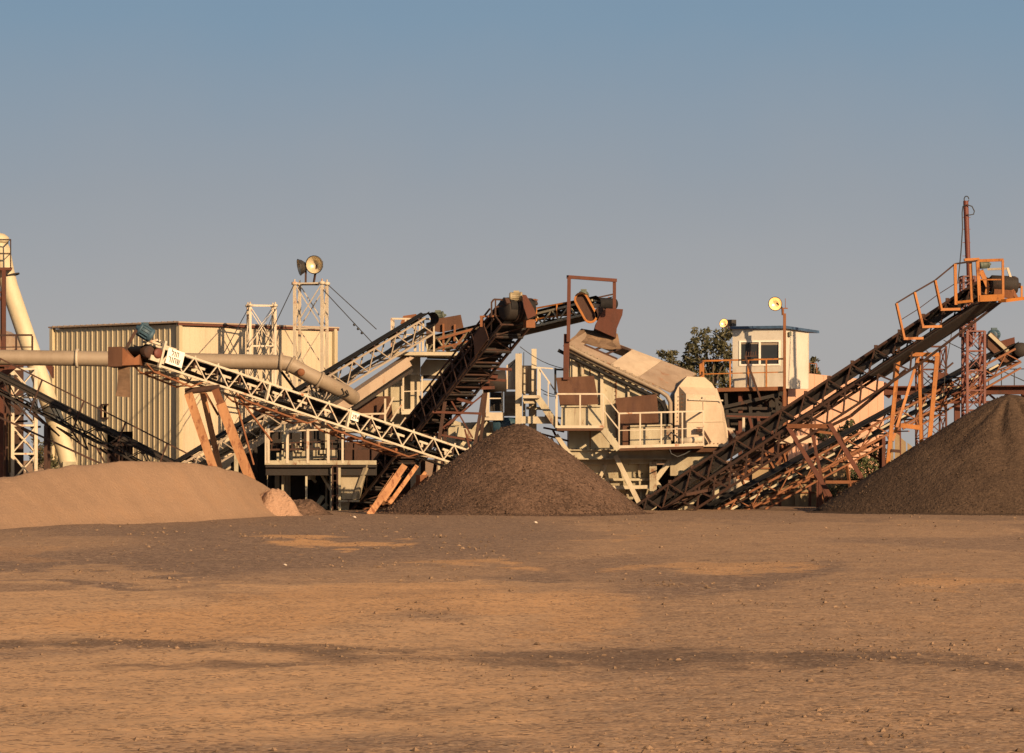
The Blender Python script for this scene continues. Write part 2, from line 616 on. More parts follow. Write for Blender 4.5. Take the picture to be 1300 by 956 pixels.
def floodlight(parent, c, aim, r, mats=('lamp_can', 'lamp_alu'), neck=None):
    """a round deep-dish floodlight: housing, reflector, lens rim, ballast box behind"""
    c, d = V(c), V(aim).normalized()
    hb = MB().lathe(c, d, [(0, -r * 1.15), (r * 0.28, -r * 1.15), (r * 0.34, -r * 0.75), (r * 0.55, -r * 0.62), (r * 0.86, -r * 0.25), (r * 1.0, r * 0.1), (r * 1.06, r * 0.12), (r * 1.06, r * 0.2), (r * 0.97, r * 0.2)], 20)
    h = hb.build('lamp_housing', mats[0], parent)
    MB().lathe(c, d, [(r * 0.96, r * 0.17), (r * 0.8, -r * 0.18), (r * 0.5, -r * 0.5), (r * 0.2, -r * 0.62), (0, -r * 0.62)], 20).build('reflector', mats[1], h)
    kb = MB()
    kb.box(c - d * r * 1.45, (r * 0.7, r * 0.7, r * 0.7), math.atan2(d.y, d.x))
    kb.build('ballast_box', 'lamp_can', h)
    if neck is not None:
        MB().beam(c - d * r * 0.7, neck, 0.07, 0.05).build('lamp_arm', 'rust', h)
    return h


def stroke_text(mb, glyphs, origin, ex, ey, size, gap, nrm, w=0.16):
    """lettering from straight strokes in a 0..1 box; glyphs left to right"""
    x = 0.0
    for g, gw in glyphs:
        for (x0, y0), (x1, y1) in g:
            p = origin + ex * (x + x0 * gw) * size + ey * y0 * size
            q = origin + ex * (x + x1 * gw) * size + ey * y1 * size
            dd = (q - p).normalized()
            mb.beam(p - dd * size * w * 0.4, q + dd * size * w * 0.4, 0.006, size * w, nrm.cross(dd))
        x += gw + gap
    return x

# ------------------------------------------------------------------ camera, sun, sky
sc = bpy.context.scene
cam = bpy.data.cameras.new('camera')
cam.sensor_width = 36.0
cam.lens = F / 1300 * 36
cam.shift_y = (HOR - 478) / 1300
cam.clip_start, cam.clip_end = 0.5, 9000
co = bpy.data.objects.new('camera', cam)
C.objects.link(co)
co.location = (0, 0, EYE)
co.rotation_euler = (math.radians(90), 0, 0)
sc.camera = co
AZ, EL = math.radians(32), math.radians(19)
to_sun = V((math.sin(AZ) * math.cos(EL), -math.cos(AZ) * math.cos(EL), math.sin(EL)))
sl = bpy.data.lights.new('sun', 'SUN')
sl.energy = 5.0
sl.angle = math.radians(0.5)
sl.color = (1.0, 0.68, 0.39)
so = bpy.data.objects.new('sun', sl)
C.objects.link(so)
so.rotation_euler = to_sun.to_track_quat('Z', 'Y').to_euler()
so.location = (20, -30, 40)
w = bpy.data.worlds.new('World')
sc.world = w
w.use_nodes = True
nt = w.node_tree
bg = nt.nodes['Background']
sky = N(nt, 'ShaderNodeTexSky', sky_type='NISHITA')
sky.sun_disc = False
sky.sun_elevation = EL
sky.sun_rotation = math.radians(180) - AZ
sky.air_density = 1.0
sky.dust_density = 3.0
sky.ozone_density = 2.0
hs = N(nt, 'ShaderNodeHueSaturation')
hs.inputs['Saturation'].default_value = 0.8
hs.inputs['Value'].default_value = 1.0
nt.links.new(sky.outputs[0], hs.inputs['Color'])
SKY = 0.05
bg.inputs['Strength'].default_value = SKY
tc = N(nt, 'ShaderNodeTexCoord')                            # dusty air: the lowest few degrees of sky go from grey to pale blue
sx = N(nt, 'ShaderNodeSeparateXYZ')
nt.links.new(tc.outputs['Generated'], sx.inputs[0])
cr = N(nt, 'ShaderNodeValToRGB')
zmap = N(nt, 'ShaderNodeMapRange')
zmap.inputs['From Min'].default_value = 0.0
zmap.inputs['From Max'].default_value = 0.2
nt.links.new(sx.outputs['Z'], zmap.inputs['Value'])
hzn = noise_n(nt, tc.outputs['Generated'], 9.0, 4, 0.6)     # faint unevenness of the dust
nt.links.new(math_n(nt, 'ADD', zmap.outputs[0], math_n(nt, 'MULTIPLY', math_n(nt, 'SUBTRACT', hzn, 0.5), 0.16)), cr.inputs['Fac'])
el = cr.color_ramp.elements
stops = [(0.0, (0.272, 0.260, 0.250)), (0.20, (0.260, 0.258, 0.259)), (0.42, (0.208, 0.230, 0.256)), (0.70, (0.140, 0.206, 0.274)), (1.0, (0.100, 0.174, 0.266))]
el[0].position, el[0].color = stops[0][0], (*stops[0][1], 1)
el[1].position, el[1].color = stops[-1][0], (*stops[-1][1], 1)
for p_, c_ in stops[1:-1]:
    e_ = el.new(p_)
    e_.color = (*c_, 1)
sc_ = N(nt, 'ShaderNodeVectorMath', operation='SCALE')
sc_.inputs['Scale'].default_value = 1.0 / SKY
nt.links.new(cr.outputs[0], sc_.inputs[0])
hz = N(nt, 'ShaderNodeMapRange', interpolation_type='SMOOTHSTEP')
hz.inputs['From Min'].default_value = 0.14
hz.inputs['From Max'].default_value = 0.26
hz.inputs['To Min'].default_value = 1.0
hz.inputs['To Max'].default_value = 0.0
nt.links.new(sx.outputs['Z'], hz.inputs['Value'])
nt.links.new(mixc(nt, hz.outputs[0], hs.outputs[0], sc_.outputs[0]), bg.inputs['Color'])
sc.view_settings.view_transform = 'Standard'
sc.view_settings.look = 'None'
sc.view_settings.gamma = 1.0
sc.view_settings.use_curve_mapping = False
sc.view_settings.exposure = 0.58


# ------------------------------------------------------------------ ground
def sstep(a, b_, x):
    t = min(1, max(0, (x - a) / (b_ - a)))
    return t * t * (3 - 2 * t)


def ground_h(x, y):
    if y > 110:
        return 0.0
    f = sstep(108, 85, y)
    h = 0.10 * noise.noise((x * 0.12, y * 0.10, 1.7)) + 0.035 * noise.noise((x * 0.5, y * 0.4, 5.1))
    h += 0.012 * noise.noise((x * 2.1, y * 2.1, 9.3))
    if y < 50:
        h += 0.006 * noise.noise((x * 7, y * 7, 3.3))
    return h * f


def row(py):
    return EYE * F / (py - HOR)


def ground_mask(x, y):
    """share of dark gravel, of loose orange sand, of dark wheel tracks lying on the yard"""
    wx = x + 1.6 * noise.noise((x * 0.35, y * 0.12, 2.0))
    wy = y * (1 + 0.06 * noise.noise((x * 0.25, y * 0.05, 7.0))) + 1.2 * noise.noise((x * 0.3, y * 0.2, 4.0))
    py = HOR + EYE * F / max(wy, 5)
    px = 650 + wx * F / max(wy, 5)
    py0, px0 = py, px
    q_ = (py - HOR) / 250
    py += q_ * (26 * noise.noise((x * .55, y * .22, 71.0)) + 14 * noise.noise((x * 1.5, y * .7, 72.0)) + 8 * noise.noise((x * 4, y * 2, 73.0)))
    px += 50 * noise.noise((x * .5, y * .25, 74.0)) + 20 * noise.noise((x * 1.7, y * .9, 75.0))
    left = 1 - sstep(560, 900, px)
    edge = 741 + 0.013 * px - 0.10 * max(0, px - 520)                           # gravel apron before the heaps, sharp front edge
    g = sstep(edge + 1.5, edge - 2, py) * (0.3 + 0.7 * left)
    g *= 1 - 0.45 * sstep(0.1, 0.5, noise.noise((x * 0.16, y * 0.05, 11.0))) * sstep(660, 690, py)
    g *= 1 - 0.6 * sstep(1.2, 0.5, ((px - 90) / 190) ** 2 + ((py - 728) / 9) ** 2)
    g = max(g, 0.75 * sstep(0.05, 0.35, noise.noise((x * 0.22, y * 0.07, 21.0))) * sstep(600, 760, px) * sstep(880, 820, py))
    d = ((px - 905) / 190) ** 2 + ((py - 742 + 0.16 * (px - 905)) / 34) ** 2   # coarse spill right of centre
    g = max(g, 0.9 * sstep(1.2, 0.2, d))
    g = max(g, 0.6 * sstep(0.05, 0.5, noise.noise((x * 0.5, y * 0.3, 31.0)) + .12 * sstep(500, 900, px)), .52 * sstep(480, 800, px))
    g = max(g, 0.8 * sstep(672, 655, py))
    o = 0.0
    for cx, cy, rx, ry, k in ((400, 690, 105, 6.5, 1), (630, 712, 75, 6, .7), (880, 716, 120, 5, .6), (760, 680, 60, 4, .5), (560, 770, 260, 30, .55), (230, 800, 330, 34, .6), (1230, 738, 130, 9, .6), (740, 790, 90, 24, .5), (1230, 790, 110, 20, .3), (30, 700, 90, 6, .4)):
        o = max(o, k * sstep(1.15, 0.35, ((px - cx) / rx) ** 2 + ((py - cy) / ry) ** 2))
    t = 0.0
    for y0, sl_, th, x0, x1, k in ((820, 0.022, 8, -400, 560, .75), (846, 0.012, 4.5, 120, 560, .6), (838, 0.004, 15, 470, 1800, .8), (905, 0.01, 10, -200, 700, .35), (930, -0.01, 7, 700, 1500, .35), (700, .03, 3, 100, 640, .4), (716, -.012, 3, 620, 1100, .35)):
        yy = y0 + sl_ * px0 + .35 * (py0 - py)
        t = max(t, k * sstep(th * 1.25, th * 0.3, abs(py0 - yy)) * sstep(x0 - 60, x0 + 60, px) * sstep(x1 + 60, x1 - 60, px))
    t *= 0.85 + 0.7 * noise.noise((x * 0.7, y * 0.5, 41.0)) + 0.5 * noise.noise((x * 2.6, y * 1.6, 43.0))
    t = max(0, t)
    return min(1, max(0, g)), o, min(1, t)


rows = []
k = HOR + 6800 / 9.0
while k > HOR + 60:
    rows.append(6800 / (k - HOR))
    k -= 1.1 if k < HOR + 400 else 4.0
rows += [115, 118, 122, 127, 133, 140, 150, 165, 185, 215, 260, 340, 500, 900, 2000, 5000, 8500]
NC = 380
gv, gc = [], []
for y in rows:
    for j in range(NC + 1):
        t = (j / NC) * 2 - 1
        hw = 0.2 * y + 2.5
        x = t / .88 * hw if abs(t) < .88 else math.copysign(hw + ((abs(t) - .88) / .12) ** 2 * (60 + .6 * y), t)
        gv.append((x, y, ground_h(x, y)))
        gc.append(ground_mask(x, y) if y < 116 else (0.3, 0, 0))
gf = [(i * (NC + 1) + j, i * (NC + 1) + j + 1, (i + 1) * (NC + 1) + j + 1, (i + 1) * (NC + 1) + j) for i in range(len(rows) - 1) for j in range(NC)]
me = bpy.data.meshes.new('ground')
me.from_pydata(gv, [], gf)
me.polygons.foreach_set('use_smooth', [True] * len(gf))
at = me.color_attributes.new('yard', 'FLOAT_COLOR', 'POINT')
at.data.foreach_set('color', [c for q in gc for c in (*q, 1.0)])
m, nt, b = _nt('yard dirt')
v = coords(nt, (1, 1, 1), False)
att = N(nt, 'ShaderNodeAttribute', attribute_name='yard')
sep = N(nt, 'ShaderNodeSeparateColor')
nt.links.new(att.outputs['Color'], sep.inputs[0])
n_f = noise_n(nt, v, 6.0, 10, 0.75)
n_m = noise_n(nt, v, 0.9, 8, 0.65)
vo = N(nt, 'ShaderNodeTexVoronoi')
vo.inputs['Scale'].default_value = 22
nt.links.new(v, vo.inputs['Vector'])
vs = N(nt, 'ShaderNodeSeparateColor')
nt.links.new(vo.outputs['Color'], vs.inputs[0])
v3 = N(nt, 'ShaderNodeTexVoronoi')
v3.inputs['Scale'].default_value = 9
nt.links.new(v, v3.inputs['Vector'])
v3s = N(nt, 'ShaderNodeSeparateColor')
nt.links.new(v3.outputs['Color'], v3s.inputs[0])
wob = math_n(nt, 'MULTIPLY', math_n(nt, 'SUBTRACT', n_f, 0.5), 1.1)
gm = ramp(nt, math_n(nt, 'ADD', sep.outputs[0], wob), 0.0, 1.0)
om = ramp(nt, math_n(nt, 'ADD', sep.outputs[1], wob), 0.1, 0.95)
tm = ramp(nt, math_n(nt, 'ADD', sep.outputs[2], wob), 0.15, 0.8)
sandc = mixc(nt, ramp(nt, n_m, 0.3, 0.7), (0.50, 0.315, 0.175), (0.61, 0.370, 0.195))
sandc = mixc(nt, math_n(nt, 'MULTIPLY', ramp(nt, n_f, 0.50, 0.75), 0.28), sandc, (0.36, 0.23, 0.138))
grav = mixc(nt, vs.outputs[0], (0.145, 0.094, 0.063), (0.33, 0.22, 0.15))
grav = mixc(nt, math_n(nt, 'MULTIPLY', ramp(nt, v3s.outputs[1], 0.7, 0.95), 0.6), grav, (0.42, 0.29, 0.19))
col = mixc(nt, gm, sandc, grav)
col = mixc(nt, om, col, (0.58, 0.325, 0.15))
col = mixc(nt, math_n(nt, 'MULTIPLY', tm, 0.85), col, (0.16, 0.105, 0.07))
v4 = N(nt, 'ShaderNodeTexVoronoi')
v4.inputs['Scale'].default_value = 34
nt.links.new(v, v4.inputs['Vector'])
v4s = N(nt, 'ShaderNodeSeparateColor')
nt.links.new(v4.outputs['Color'], v4s.inputs[0])
n_s = ramp(nt, noise_n(nt, v, 1.7, 5, 0.7), 0.42, 0.62)      # grit lies in drifts
col = mixc(nt, math_n(nt, 'MULTIPLY', math_n(nt, 'MULTIPLY', ramp(nt, v4s.outputs[0], 0.6, 0.8), 0.7), math_n(nt, 'ADD', math_n(nt, 'MULTIPLY', n_s, 0.8), 0.2)), col, (0.10, 0.068, 0.047))
col = mixc(nt, math_n(nt, 'MULTIPLY', ramp(nt, v4s.outputs[1], 0.85, 0.95), 0.5), col, (0.46, 0.33, 0.22))
col = mixc(nt, math_n(nt, 'MULTIPLY', ramp(nt, vs.outputs[2], 0.86, 0.95), 0.6), col, (0.085, 0.056, 0.04))
nt.links.new(col, b.inputs['Base Color'])
b.inputs['Roughness'].default_value = 0.95
b.inputs['Specular IOR Level'].default_value = 0.1
hh = math_n(nt, 'ADD', math_n(nt, 'MULTIPLY', n_f, 0.7), math_n(nt, 'MULTIPLY', math_n(nt, 'MULTIPLY', vo.outputs['Distance'], -0.8), math_n(nt, 'ADD', gm, 0.25)))
bump(nt, b, hh, 0.5, 0.018)
me.materials.append(m)
ground = bpy.data.objects.new('ground', me)
C.objects.link(ground)
ground['kind'] = 'structure'

# loose stones scattered over the yard: nobody could count them
mb = MB()
rs = random.Random(3)
cnt = 0
while cnt < 4200:
    py = HOR + 70 + 330 * rs.random() ** 1.15
    px = rs.uniform(-150, 1450)
    y = 6800 / (py - HOR)
    x = (px - 650) * y / F
    g, o, t = ground_mask(x, y)
    dr_ = max(0, noise.noise((x * .45, y * .22, 61.0)))           # stones gather in drifts
    if rs.random() > (0.04 + 0.8 * g + 0.6 * t) * (0.12 + 2.2 * dr_):
        continue
    r = rs.choice((0.004, 0.005, 0.005, 0.006, 0.006, 0.007, 0.008, 0.010, 0.012, 0.017)) * rs.uniform(0.7, 1.2)
    r *= 1 + y / 45
    z = ground_h(x, y)
    c = V((x, y, z + r * 0.12))
    an = rs.uniform(0, 6.28)
    ax, ay = V((math.cos(an), math.sin(an), 0)), V((-math.sin(an), math.cos(an), 0))
    sx, sy, sz = r * rs.uniform(.8, 1.5), r * rs.uniform(.7, 1.2), r * rs.uniform(.5, .9)
    pts = [c + ax * sx, c + ay * sy, c - ax * sx, c - ay * sy, c + Z * sz + ax * sx * .3, c - Z * sz * .8, c + Z * sz * .8 - ax * sx * .5]
    mb.add(pts, [(0, 1, 4), (1, 6, 4), (1, 2, 6), (2, 3, 6), (3, 4, 6), (3, 0, 4), (1, 0, 5), (2, 1, 5), (3, 2, 5), (0, 3, 5)])
    cnt += 1
tag(mb.build('gravel', 'stone'), kind='stuff')


# ------------------------------------------------------------------ heaps
def heap_mesh(name, cx, cy, R, hfun, mat, label, cat, res=200, rough=0.05, fr=1.5):
    """heap of loose material: height field over a round footprint"""
    vs_, fs = [], []
    na, nr = res, res // 2
    for i in range(nr + 1):
        r = R * 1.08 * (i / nr)
        for k_ in range(na):
            a = 2 * math.pi * k_ / na
            x, y = r * math.cos(a), r * math.sin(a)
            h = hfun(x, y, r, a)
            w_ = min(1, max(0, h / 0.3))
            h += w_ * rough * (noise.noise((x * fr + cx, y * fr, 3)) + 0.6 * noise.noise((x * fr * 3, y * fr * 3, 8)) + 0.3 * noise.noise((x * fr * 4.4, y * fr * 4.4, 4)))
            vs_.append((x, y, h))
    for i in range(nr):
        for k_ in range(na):
            fs.append((i * na + k_, (i + 1) * na + k_, (i + 1) * na + (k_ + 1) % na, i * na + (k_ + 1) % na))
    me_ = bpy.data.meshes.new(name)
    me_.from_pydata(vs_, [], fs)
    me_.polygons.foreach_set('use_smooth', [True] * len(fs))
    me_.materials.append(M[mat])
    o_ = bpy.data.objects.new(name, me_)
    C.objects.link(o_)
    o_.location = (cx, cy, 0)
    return tag(o_, label, cat)


def cone_h(H, R, soft):
    def f(x, y, r, a):
        rr = r * (1 + 0.035 * math.sin(3 * a + 1) + 0.02 * math.sin(7 * a))
        s = math.sqrt(rr * rr + soft * soft) - soft
        h = H * (1 - s / (math.sqrt(R * R + soft * soft) - soft))
        h = h if h > 0.12 else 0.12 * math.exp((h - 0.12) * 4) - 0.045
        return h
    return f


c = P(657, 584, 100)
base_c = cone_h(2.84, 4.15, 0.62)


def centre_h(x, y, r, a):
    h = base_c(x, y, r, a)
    h -= 0.07 * sstep(.5, 1.5, r) * max(0, noise.noise((math.cos(a) * 2.6, math.sin(a) * 2.6, r * .12 + 3)) ) * (1 if h > .3 else 0)
    d = math.hypot(x + 1.5, y + 2.75)                       # low slumped apron at the foot
    return max(h, 0.62 - 0.45 * d)


heap_mesh('gravel_heap', c.x, 100, 4.6, centre_h, 'gravel_brown', 'steep cone of coarse brown gravel in the middle of the yard', 'gravel heap', 300, 0.03, 1.6)
c = P(1283, 584, 102.5)
base_r = cone_h(3.82, 6.3, 0.55)


def right_h(x, y, r, a):
    h = base_r(x, y, r, a)
    w_ = sstep(0.3, 1.6, r) * sstep(6.1, 4.2, r)
    g_ = 0.0
    for a0, wd, dp in ((-1.42, .14, .30), (-1.05, .10, .22), (-1.85, .10, .16), (-0.6, .12, .2), (-2.3, .09, .06)):
        dd = (a if a <= math.pi else a - 2 * math.pi) - (a0 + 0.08 * math.sin(r * 1.3 + a0 * 5))
        g_ += dp * math.exp(-(dd / wd) ** 2) * sstep(5.5, 1.0, r)
    d = math.hypot(x - 1.9, y + 2.2)
    return max(h - g_ * w_, 3.1 - 0.72 * d if h > 0.3 else -1)


heap_mesh('gravel_heap', c.x, 102.5, 6.9, right_h, 'gravel_dark', 'large dark gravel heap with gullied slopes at the yard edge', 'gravel heap', 340, 0.03, 1.2)

# the long tan sand heap, drawn as a ridge over a slanting foot line
foot = [(-420, 70), (-200, 72.5), (0, 77), (100, 81.5), (200, 86), (300, 91), (385, 96.5)]
crest = [(-420, 640), (-200, 622), (-60, 612), (0, 607), (45, 598), (100, 590), (150, 586), (200, 585.5), (250, 589), (290, 596), (315, 604), (330, 611), (345, 622), (358, 633), (372, 645), (385, 656)]


def interp(tab, x):
    for (x0, y0), (x1, y1) in zip(tab, tab[1:]):
        if x <= x1:
            t = (x - x0) / (x1 - x0)
            return y0 + (y1 - y0) * t
    return tab[-1][1]


sv, sf = [], []
nu, nv = 300, 70
for i in range(nu + 1):
    px = -420 + 805 * i / nu
    Yf = interp(foot, px)
    Yr = Yf + 3.4 + 1.2 * noise.noise((px * 0.01, 0, 2))
    sm = sum(interp(crest, min(385, max(-420, px + dx))) for dx in (-14, -7, 0, 7, 14)) / 5
    top = max(0.02, EYE + (HOR - sm) * Yr / F)
    for j in range(nv + 1):
        v_ = j / nv
        y = Yf - 0.6 + (Yr - Yf + 0.6) * v_ / 0.5 if v_ < 0.5 else Yr + 4.0 * (v_ - 0.5) / 0.5
        s = v_ / 0.5 if v_ < 0.5 else (1 - v_) / 0.5
        z = top * (0.12 * sstep(0, .35, s) + 0.88 * sstep(0.0, 1.15, s) / sstep(0, 1.15, 1))
        x = (px - 650) * Yf / F + (y - Yf) * (px - 650) / F
        nn = 0.05 * noise.noise((x * .9, y * .9, 1)) + 0.02 * noise.noise((x * 3, y * 3, 2)) + 0.008 * noise.noise((x * 9, y * 9, 3))
        z += nn * min(1, z / 0.3) - 0.05 * (1 - min(1, s / 0.08))
        sv.append((x + 11, y - 85, z))
for i in range(nu):
    for j in range(nv):
        sf.append((i * (nv + 1) + j, (i + 1) * (nv + 1) + j, (i + 1) * (nv + 1) + j + 1, i * (nv + 1) + j + 1))
me = bpy.data.meshes.new('sand_heap')
me.from_pydata(sv, [], sf)
me.polygons.foreach_set('use_smooth', [True] * len(sf))
me.materials.append(M['sand'])
o = bpy.data.objects.new('sand_heap', me)
C.objects.link(o)
o.location = (-11, 85, 0)
tag(o, 'long low heap of smooth tan sand in front of the corrugated shed', 'sand heap')


def scatter(name, cx, cy, R, hf, n, sizes, mat, seed, toe):
    """single stones lying on a heap and rolled to its foot"""
    rr = random.Random(seed)
    mb_ = MB()
    k_ = 0
    while k_ < n:
        r = R * (math.sqrt(rr.random()) if rr.random() > toe else rr.gauss(.93, .07))
        a = rr.uniform(0, 2 * math.pi)
        x, y = r * math.cos(a), r * math.sin(a)
        if y > 1.0:
            continue
        h = max(hf(x, y, r, a), ground_h(cx + x, cy + y))
        q = rr.choice(sizes) * rr.uniform(.7, 1.2)
        c = V((cx + x, cy + y, h + q * .25))
        an = rr.uniform(0, 6.28)
        ax, ay = V((math.cos(an), math.sin(an), rr.uniform(-.4, .4))), V((-math.sin(an), math.cos(an), rr.uniform(-.4, .4)))
        az = ax.cross(ay)
        sx, sy, sz = q * rr.uniform(.8, 1.4), q * rr.uniform(.7, 1.1), q * rr.uniform(.6, 1)
        mb_.add([c + ax * sx, c + ay * sy, c - ax * sx, c - ay * sy, c + az * sz + ax * sx * .3, c - az * sz * .8, c + az * sz * .8 - ax * sx * .5], [(0, 1, 4), (1, 6, 4), (1, 2, 6), (2, 3, 6), (3, 4, 6), (3, 0, 4), (1, 0, 5), (2, 1, 5), (3, 2, 5), (0, 3, 5)])
        k_ += 1
    return tag(mb_._build(name, mat), kind='stuff')


scatter('gravel', P(657, 584, 100).x, 100, 4.3, centre_h, 2600, (.016, .02, .025, .034), 'stone_brown', 5, .3)
scatter('gravel', P(1283, 584, 102.5).x, 102.5, 6.3, right_h, 2000, (.015, .018, .022, .03), 'stone_dark', 6, .3)


def lump(H, R, sd):
    def f(x, y, r, a):
        rr = r * (1 + .12 * math.sin(2 * a + sd) + .08 * math.sin(5 * a + 2 * sd))
        h = H * (1 - sstep(0.15, 1.05, rr / R)) - 0.03
        return h + 0.10 * noise.noise((x * 2.5 + sd, y * 2.5, 1)) * min(1, max(0, h / .2))
    return f


c = G(348, 95)
heap_mesh('sand_heap', c.x, 95.2, 1.25, lump(0.86, 1.05, 1), 'sand_pink', 'small crumbly pinkish sand heap at the end of the long tan heap', 'sand heap', 110, 0.07, 3)
c = G(382, 97)
heap_mesh('gravel_heap', c.x, 97.6, 1.0, lump(0.50, 0.95, 4), 'gravel_brown', 'little brown gravel heap tucked beside the small pinkish sand heap', 'gravel heap', 90, 0.05, 3)
for px, Y, dz, r in ((674, 97.3, 0.83, 0.055), (450, 89, 0, 0.05), (680, 86, 0, 0.05), (362, 52, 0, .03)):
    q = G(px, Y)
    mb = MB()
    zc = dz + r * 0.5 + (ground_h(q.x, q.y) if not dz else 0)
    mb.lathe(V((q.x, Y, zc)), V((0.3, 0.1, 1)), [(0, -r * .6), (r, -r * .2), (r * 1.1, r * .2), (r * .5, r * .6), (0, r * .6)], 7, False)
    lab = {674: 'white stone lying on the slope of the brown gravel heap', 450: 'white stone on the dirt before the timber props', 680: 'white stone on the dirt below the brown gravel heap', 362: 'pale stone on the open dirt of the middle yard'}[px]
    tag(mb.build('stone', 'stone_pale'), lab, 'stone')

# ================================================================== left stacker: "black sand" conveyor
tail, head = P(612, 604, 103.5), P(176, 459.5, 95.5)
ln = Line(tail, head)
W, HT = 0.95, 0.56
root = thing('stacker_conveyor', 'cream lattice conveyor with a Hebrew sign stacking onto the tan sand heap', 'conveyor', G(600, 103.5))
t_end = ln.L - 0.45
fr = truss_frame(ln, W, HT, 0.86, 0.062, 0.042, 0.3, t_end, True, 0.09)
for a in (-W / 2, W / 2):                                   # head end posts
    fr.beam(ln.p(t_end, a, -0.06), ln.p(t_end - 0.02, a, HT + 0.22), 0.11, 0.07, ln.d)
    fr.beam(ln.p(t_end - 3.98, a, 0.03), ln.p(t_end - 3.98, a, HT - 0.03), 0.11, 0.075, ln.d)
    fr.beam(ln.p(ln.L * .44, a, 0.03), ln.p(ln.L * .44, a, HT - 0.03), 0.11, 0.075, ln.d)
fr.beam(ln.p(t_end - .02, -W / 2, HT + .2), ln.p(t_end - .02, W / 2, HT + .2), 0.06, 0.06)
fr.build('truss_frame', 'white', root)
belt_loop(ln, W * 0.78, HT * 0.82, HT * 0.30, 0.35, ln.L + 0.12).build('belt', 'belt', root)
rollers(root, ln, W * 0.74, HT * 0.74, 0.86, 0.8, t_end - 0.4, 'rust')
mb = MB()                                                   # cream roller brackets seen through the frame
n = 13
for i in range(n):
    t = 0.9 + (t_end - 1.4) * i / (n - 1)
    for a in (-W * .42, W * .42):
        mb.beam(ln.p(t - .16, a, HT * .62), ln.p(t + .2, a, HT * .62), 0.05, 0.07, ln.u)
        mb.box(ln.p(t + .05, a, HT * .46), (0.07, 0.05, 0.13))
mb.build('roller_brackets', 'white', root)
mb = MB()                                                   # rusty return-run guard slung below, in three lengths
for t0, t1, dz in ((ln.L - 2.1, ln.L - 0.35, .30), (ln.L * .52, ln.L * .72, .24), (ln.L * .22, ln.L * .47, .24)):
    for a in (-W * .42, W * .42):
        mb.beam(ln.p(t0, a, -0.05), ln.p(t0 + .35, a, -dz), 0.04, 0.04)
        mb.beam(ln.p(t0 + .35, a, -dz), ln.p(t1, a, -dz * .7), 0.05, 0.05)
        mb.beam(ln.p(t1, a, -dz * .7), ln.p(t1 + .3, a, -.05), 0.04, 0.04)
    k = int((t1 - t0) / .35)
    for i in range(k):
        t = t0 + .4 + i * .35
        mb.beam(ln.p(t, -W * .42, -dz * .95), ln.p(t, W * .42, -dz * .95), 0.035, 0.03)
        if i % 2:
            mb.tube(ln.p(t + .1, -W * .4, -dz * .6), ln.p(t + .1, W * .4, -dz * .6), 0.05, n=8)
mb.build('return_guard', 'rust_orange', root)
MB().lathe(ln.p(ln.L - .05, -W * .46, HT * .56), ln.s, [(0, 0), (.17, 0), (.19, .03), (.19, W * .9), (.17, W * .92), (0, W * .92)], 16).build('head_drum', 'rust', root)
MB().lathe(ln.p(ln.L - .30, -W * .57, HT * .62), ln.s, [(0, 0), (.10, 0), (.15, .02), (.15, .06), (0, .06)], 16).build('bearing_housing', 'mast_red', root)
c = ln.p(ln.L + .02, 0, HT + .38)
motor(MB(), c, ln.s * 0.35 + ln.d * .9 + V((0, 0, .35)), 0.23, 0.52).build('motor', 'motor_blue', root)
mb = MB()
mb.beam(ln.p(ln.L - .1, -.22, HT + .12), ln.p(ln.L - 1.05, -.22, HT + .12), 0.05, 0.06)
mb.beam(ln.p(ln.L - .1, .22, HT + .12), ln.p(ln.L - 1.05, .22, HT + .12), 0.05, 0.06)
mb.beam(ln.p(ln.L - .15, -.22, HT + .12), ln.p(ln.L - .35, -.2, HT + .24), 0.04, 0.06)
mb.beam(ln.p(ln.L - .62, -.22, HT + .12), ln.p(ln.L - .4, -.2, HT + .24), 0.04, 0.06)
mb.beam(ln.p(ln.L - .6, -.42, HT * .3), ln.p(ln.L - .1, -.42, HT * .3), 0.10, 0.16, ln.u)
mb.build('motor_mount', 'white', root)
MB().beam(P(156, 450, 95), P(173, 419, 95.1), 0.05, 0.09).build('drive_guard', 'rust', root)
mb = MB()                                                   # discharge box: square mouth and tapering side
a = [P(137, 440.5, 94.6), P(155, 440, 94.5), P(155, 465, 94.5), P(137, 465.5, 94.6)]
mb.prism(a, (0, 1.5, 0))
mb.build('discharge_box', 'rust_plate', root)
a = [P(155, 441, 94.55), P(163, 449, 94.75), P(170, 455, 94.85), P(177, 450, 94.95), P(177, 463, 94.95), P(155, 464, 94.55)]
MB().prism(a, (0, 1.2, 0)).build('discharge_cheek', 'rust_orange', root)
mb = MB()
pts = []
for i in range(9):
    f = i / 8
    wv = 0.03 * math.sin(f * 3)
    l, r = P(149.5 - 3 * f ** 3, 466 + 37 * f, 94.9), P(164.5 + 1 * f, 465 + 36.5 * f + (3 if i == 8 else 0), 94.9)
    pts += [l + V((0, wv, 0)), r + V((0, -wv, 0)), l + V((0, wv + .03, 0)), r + V((0, -wv + .03, 0))]
for i in range(8):
    o_ = i * 4
    mb.add(pts[o_:o_ + 8], [(0, 1, 5, 4), (2, 6, 7, 3), (0, 4, 6, 2), (1, 3, 7, 5), (0, 2, 3, 1), (4, 5, 7, 6)])
mb.build('rubber_flap', 'flap', root)
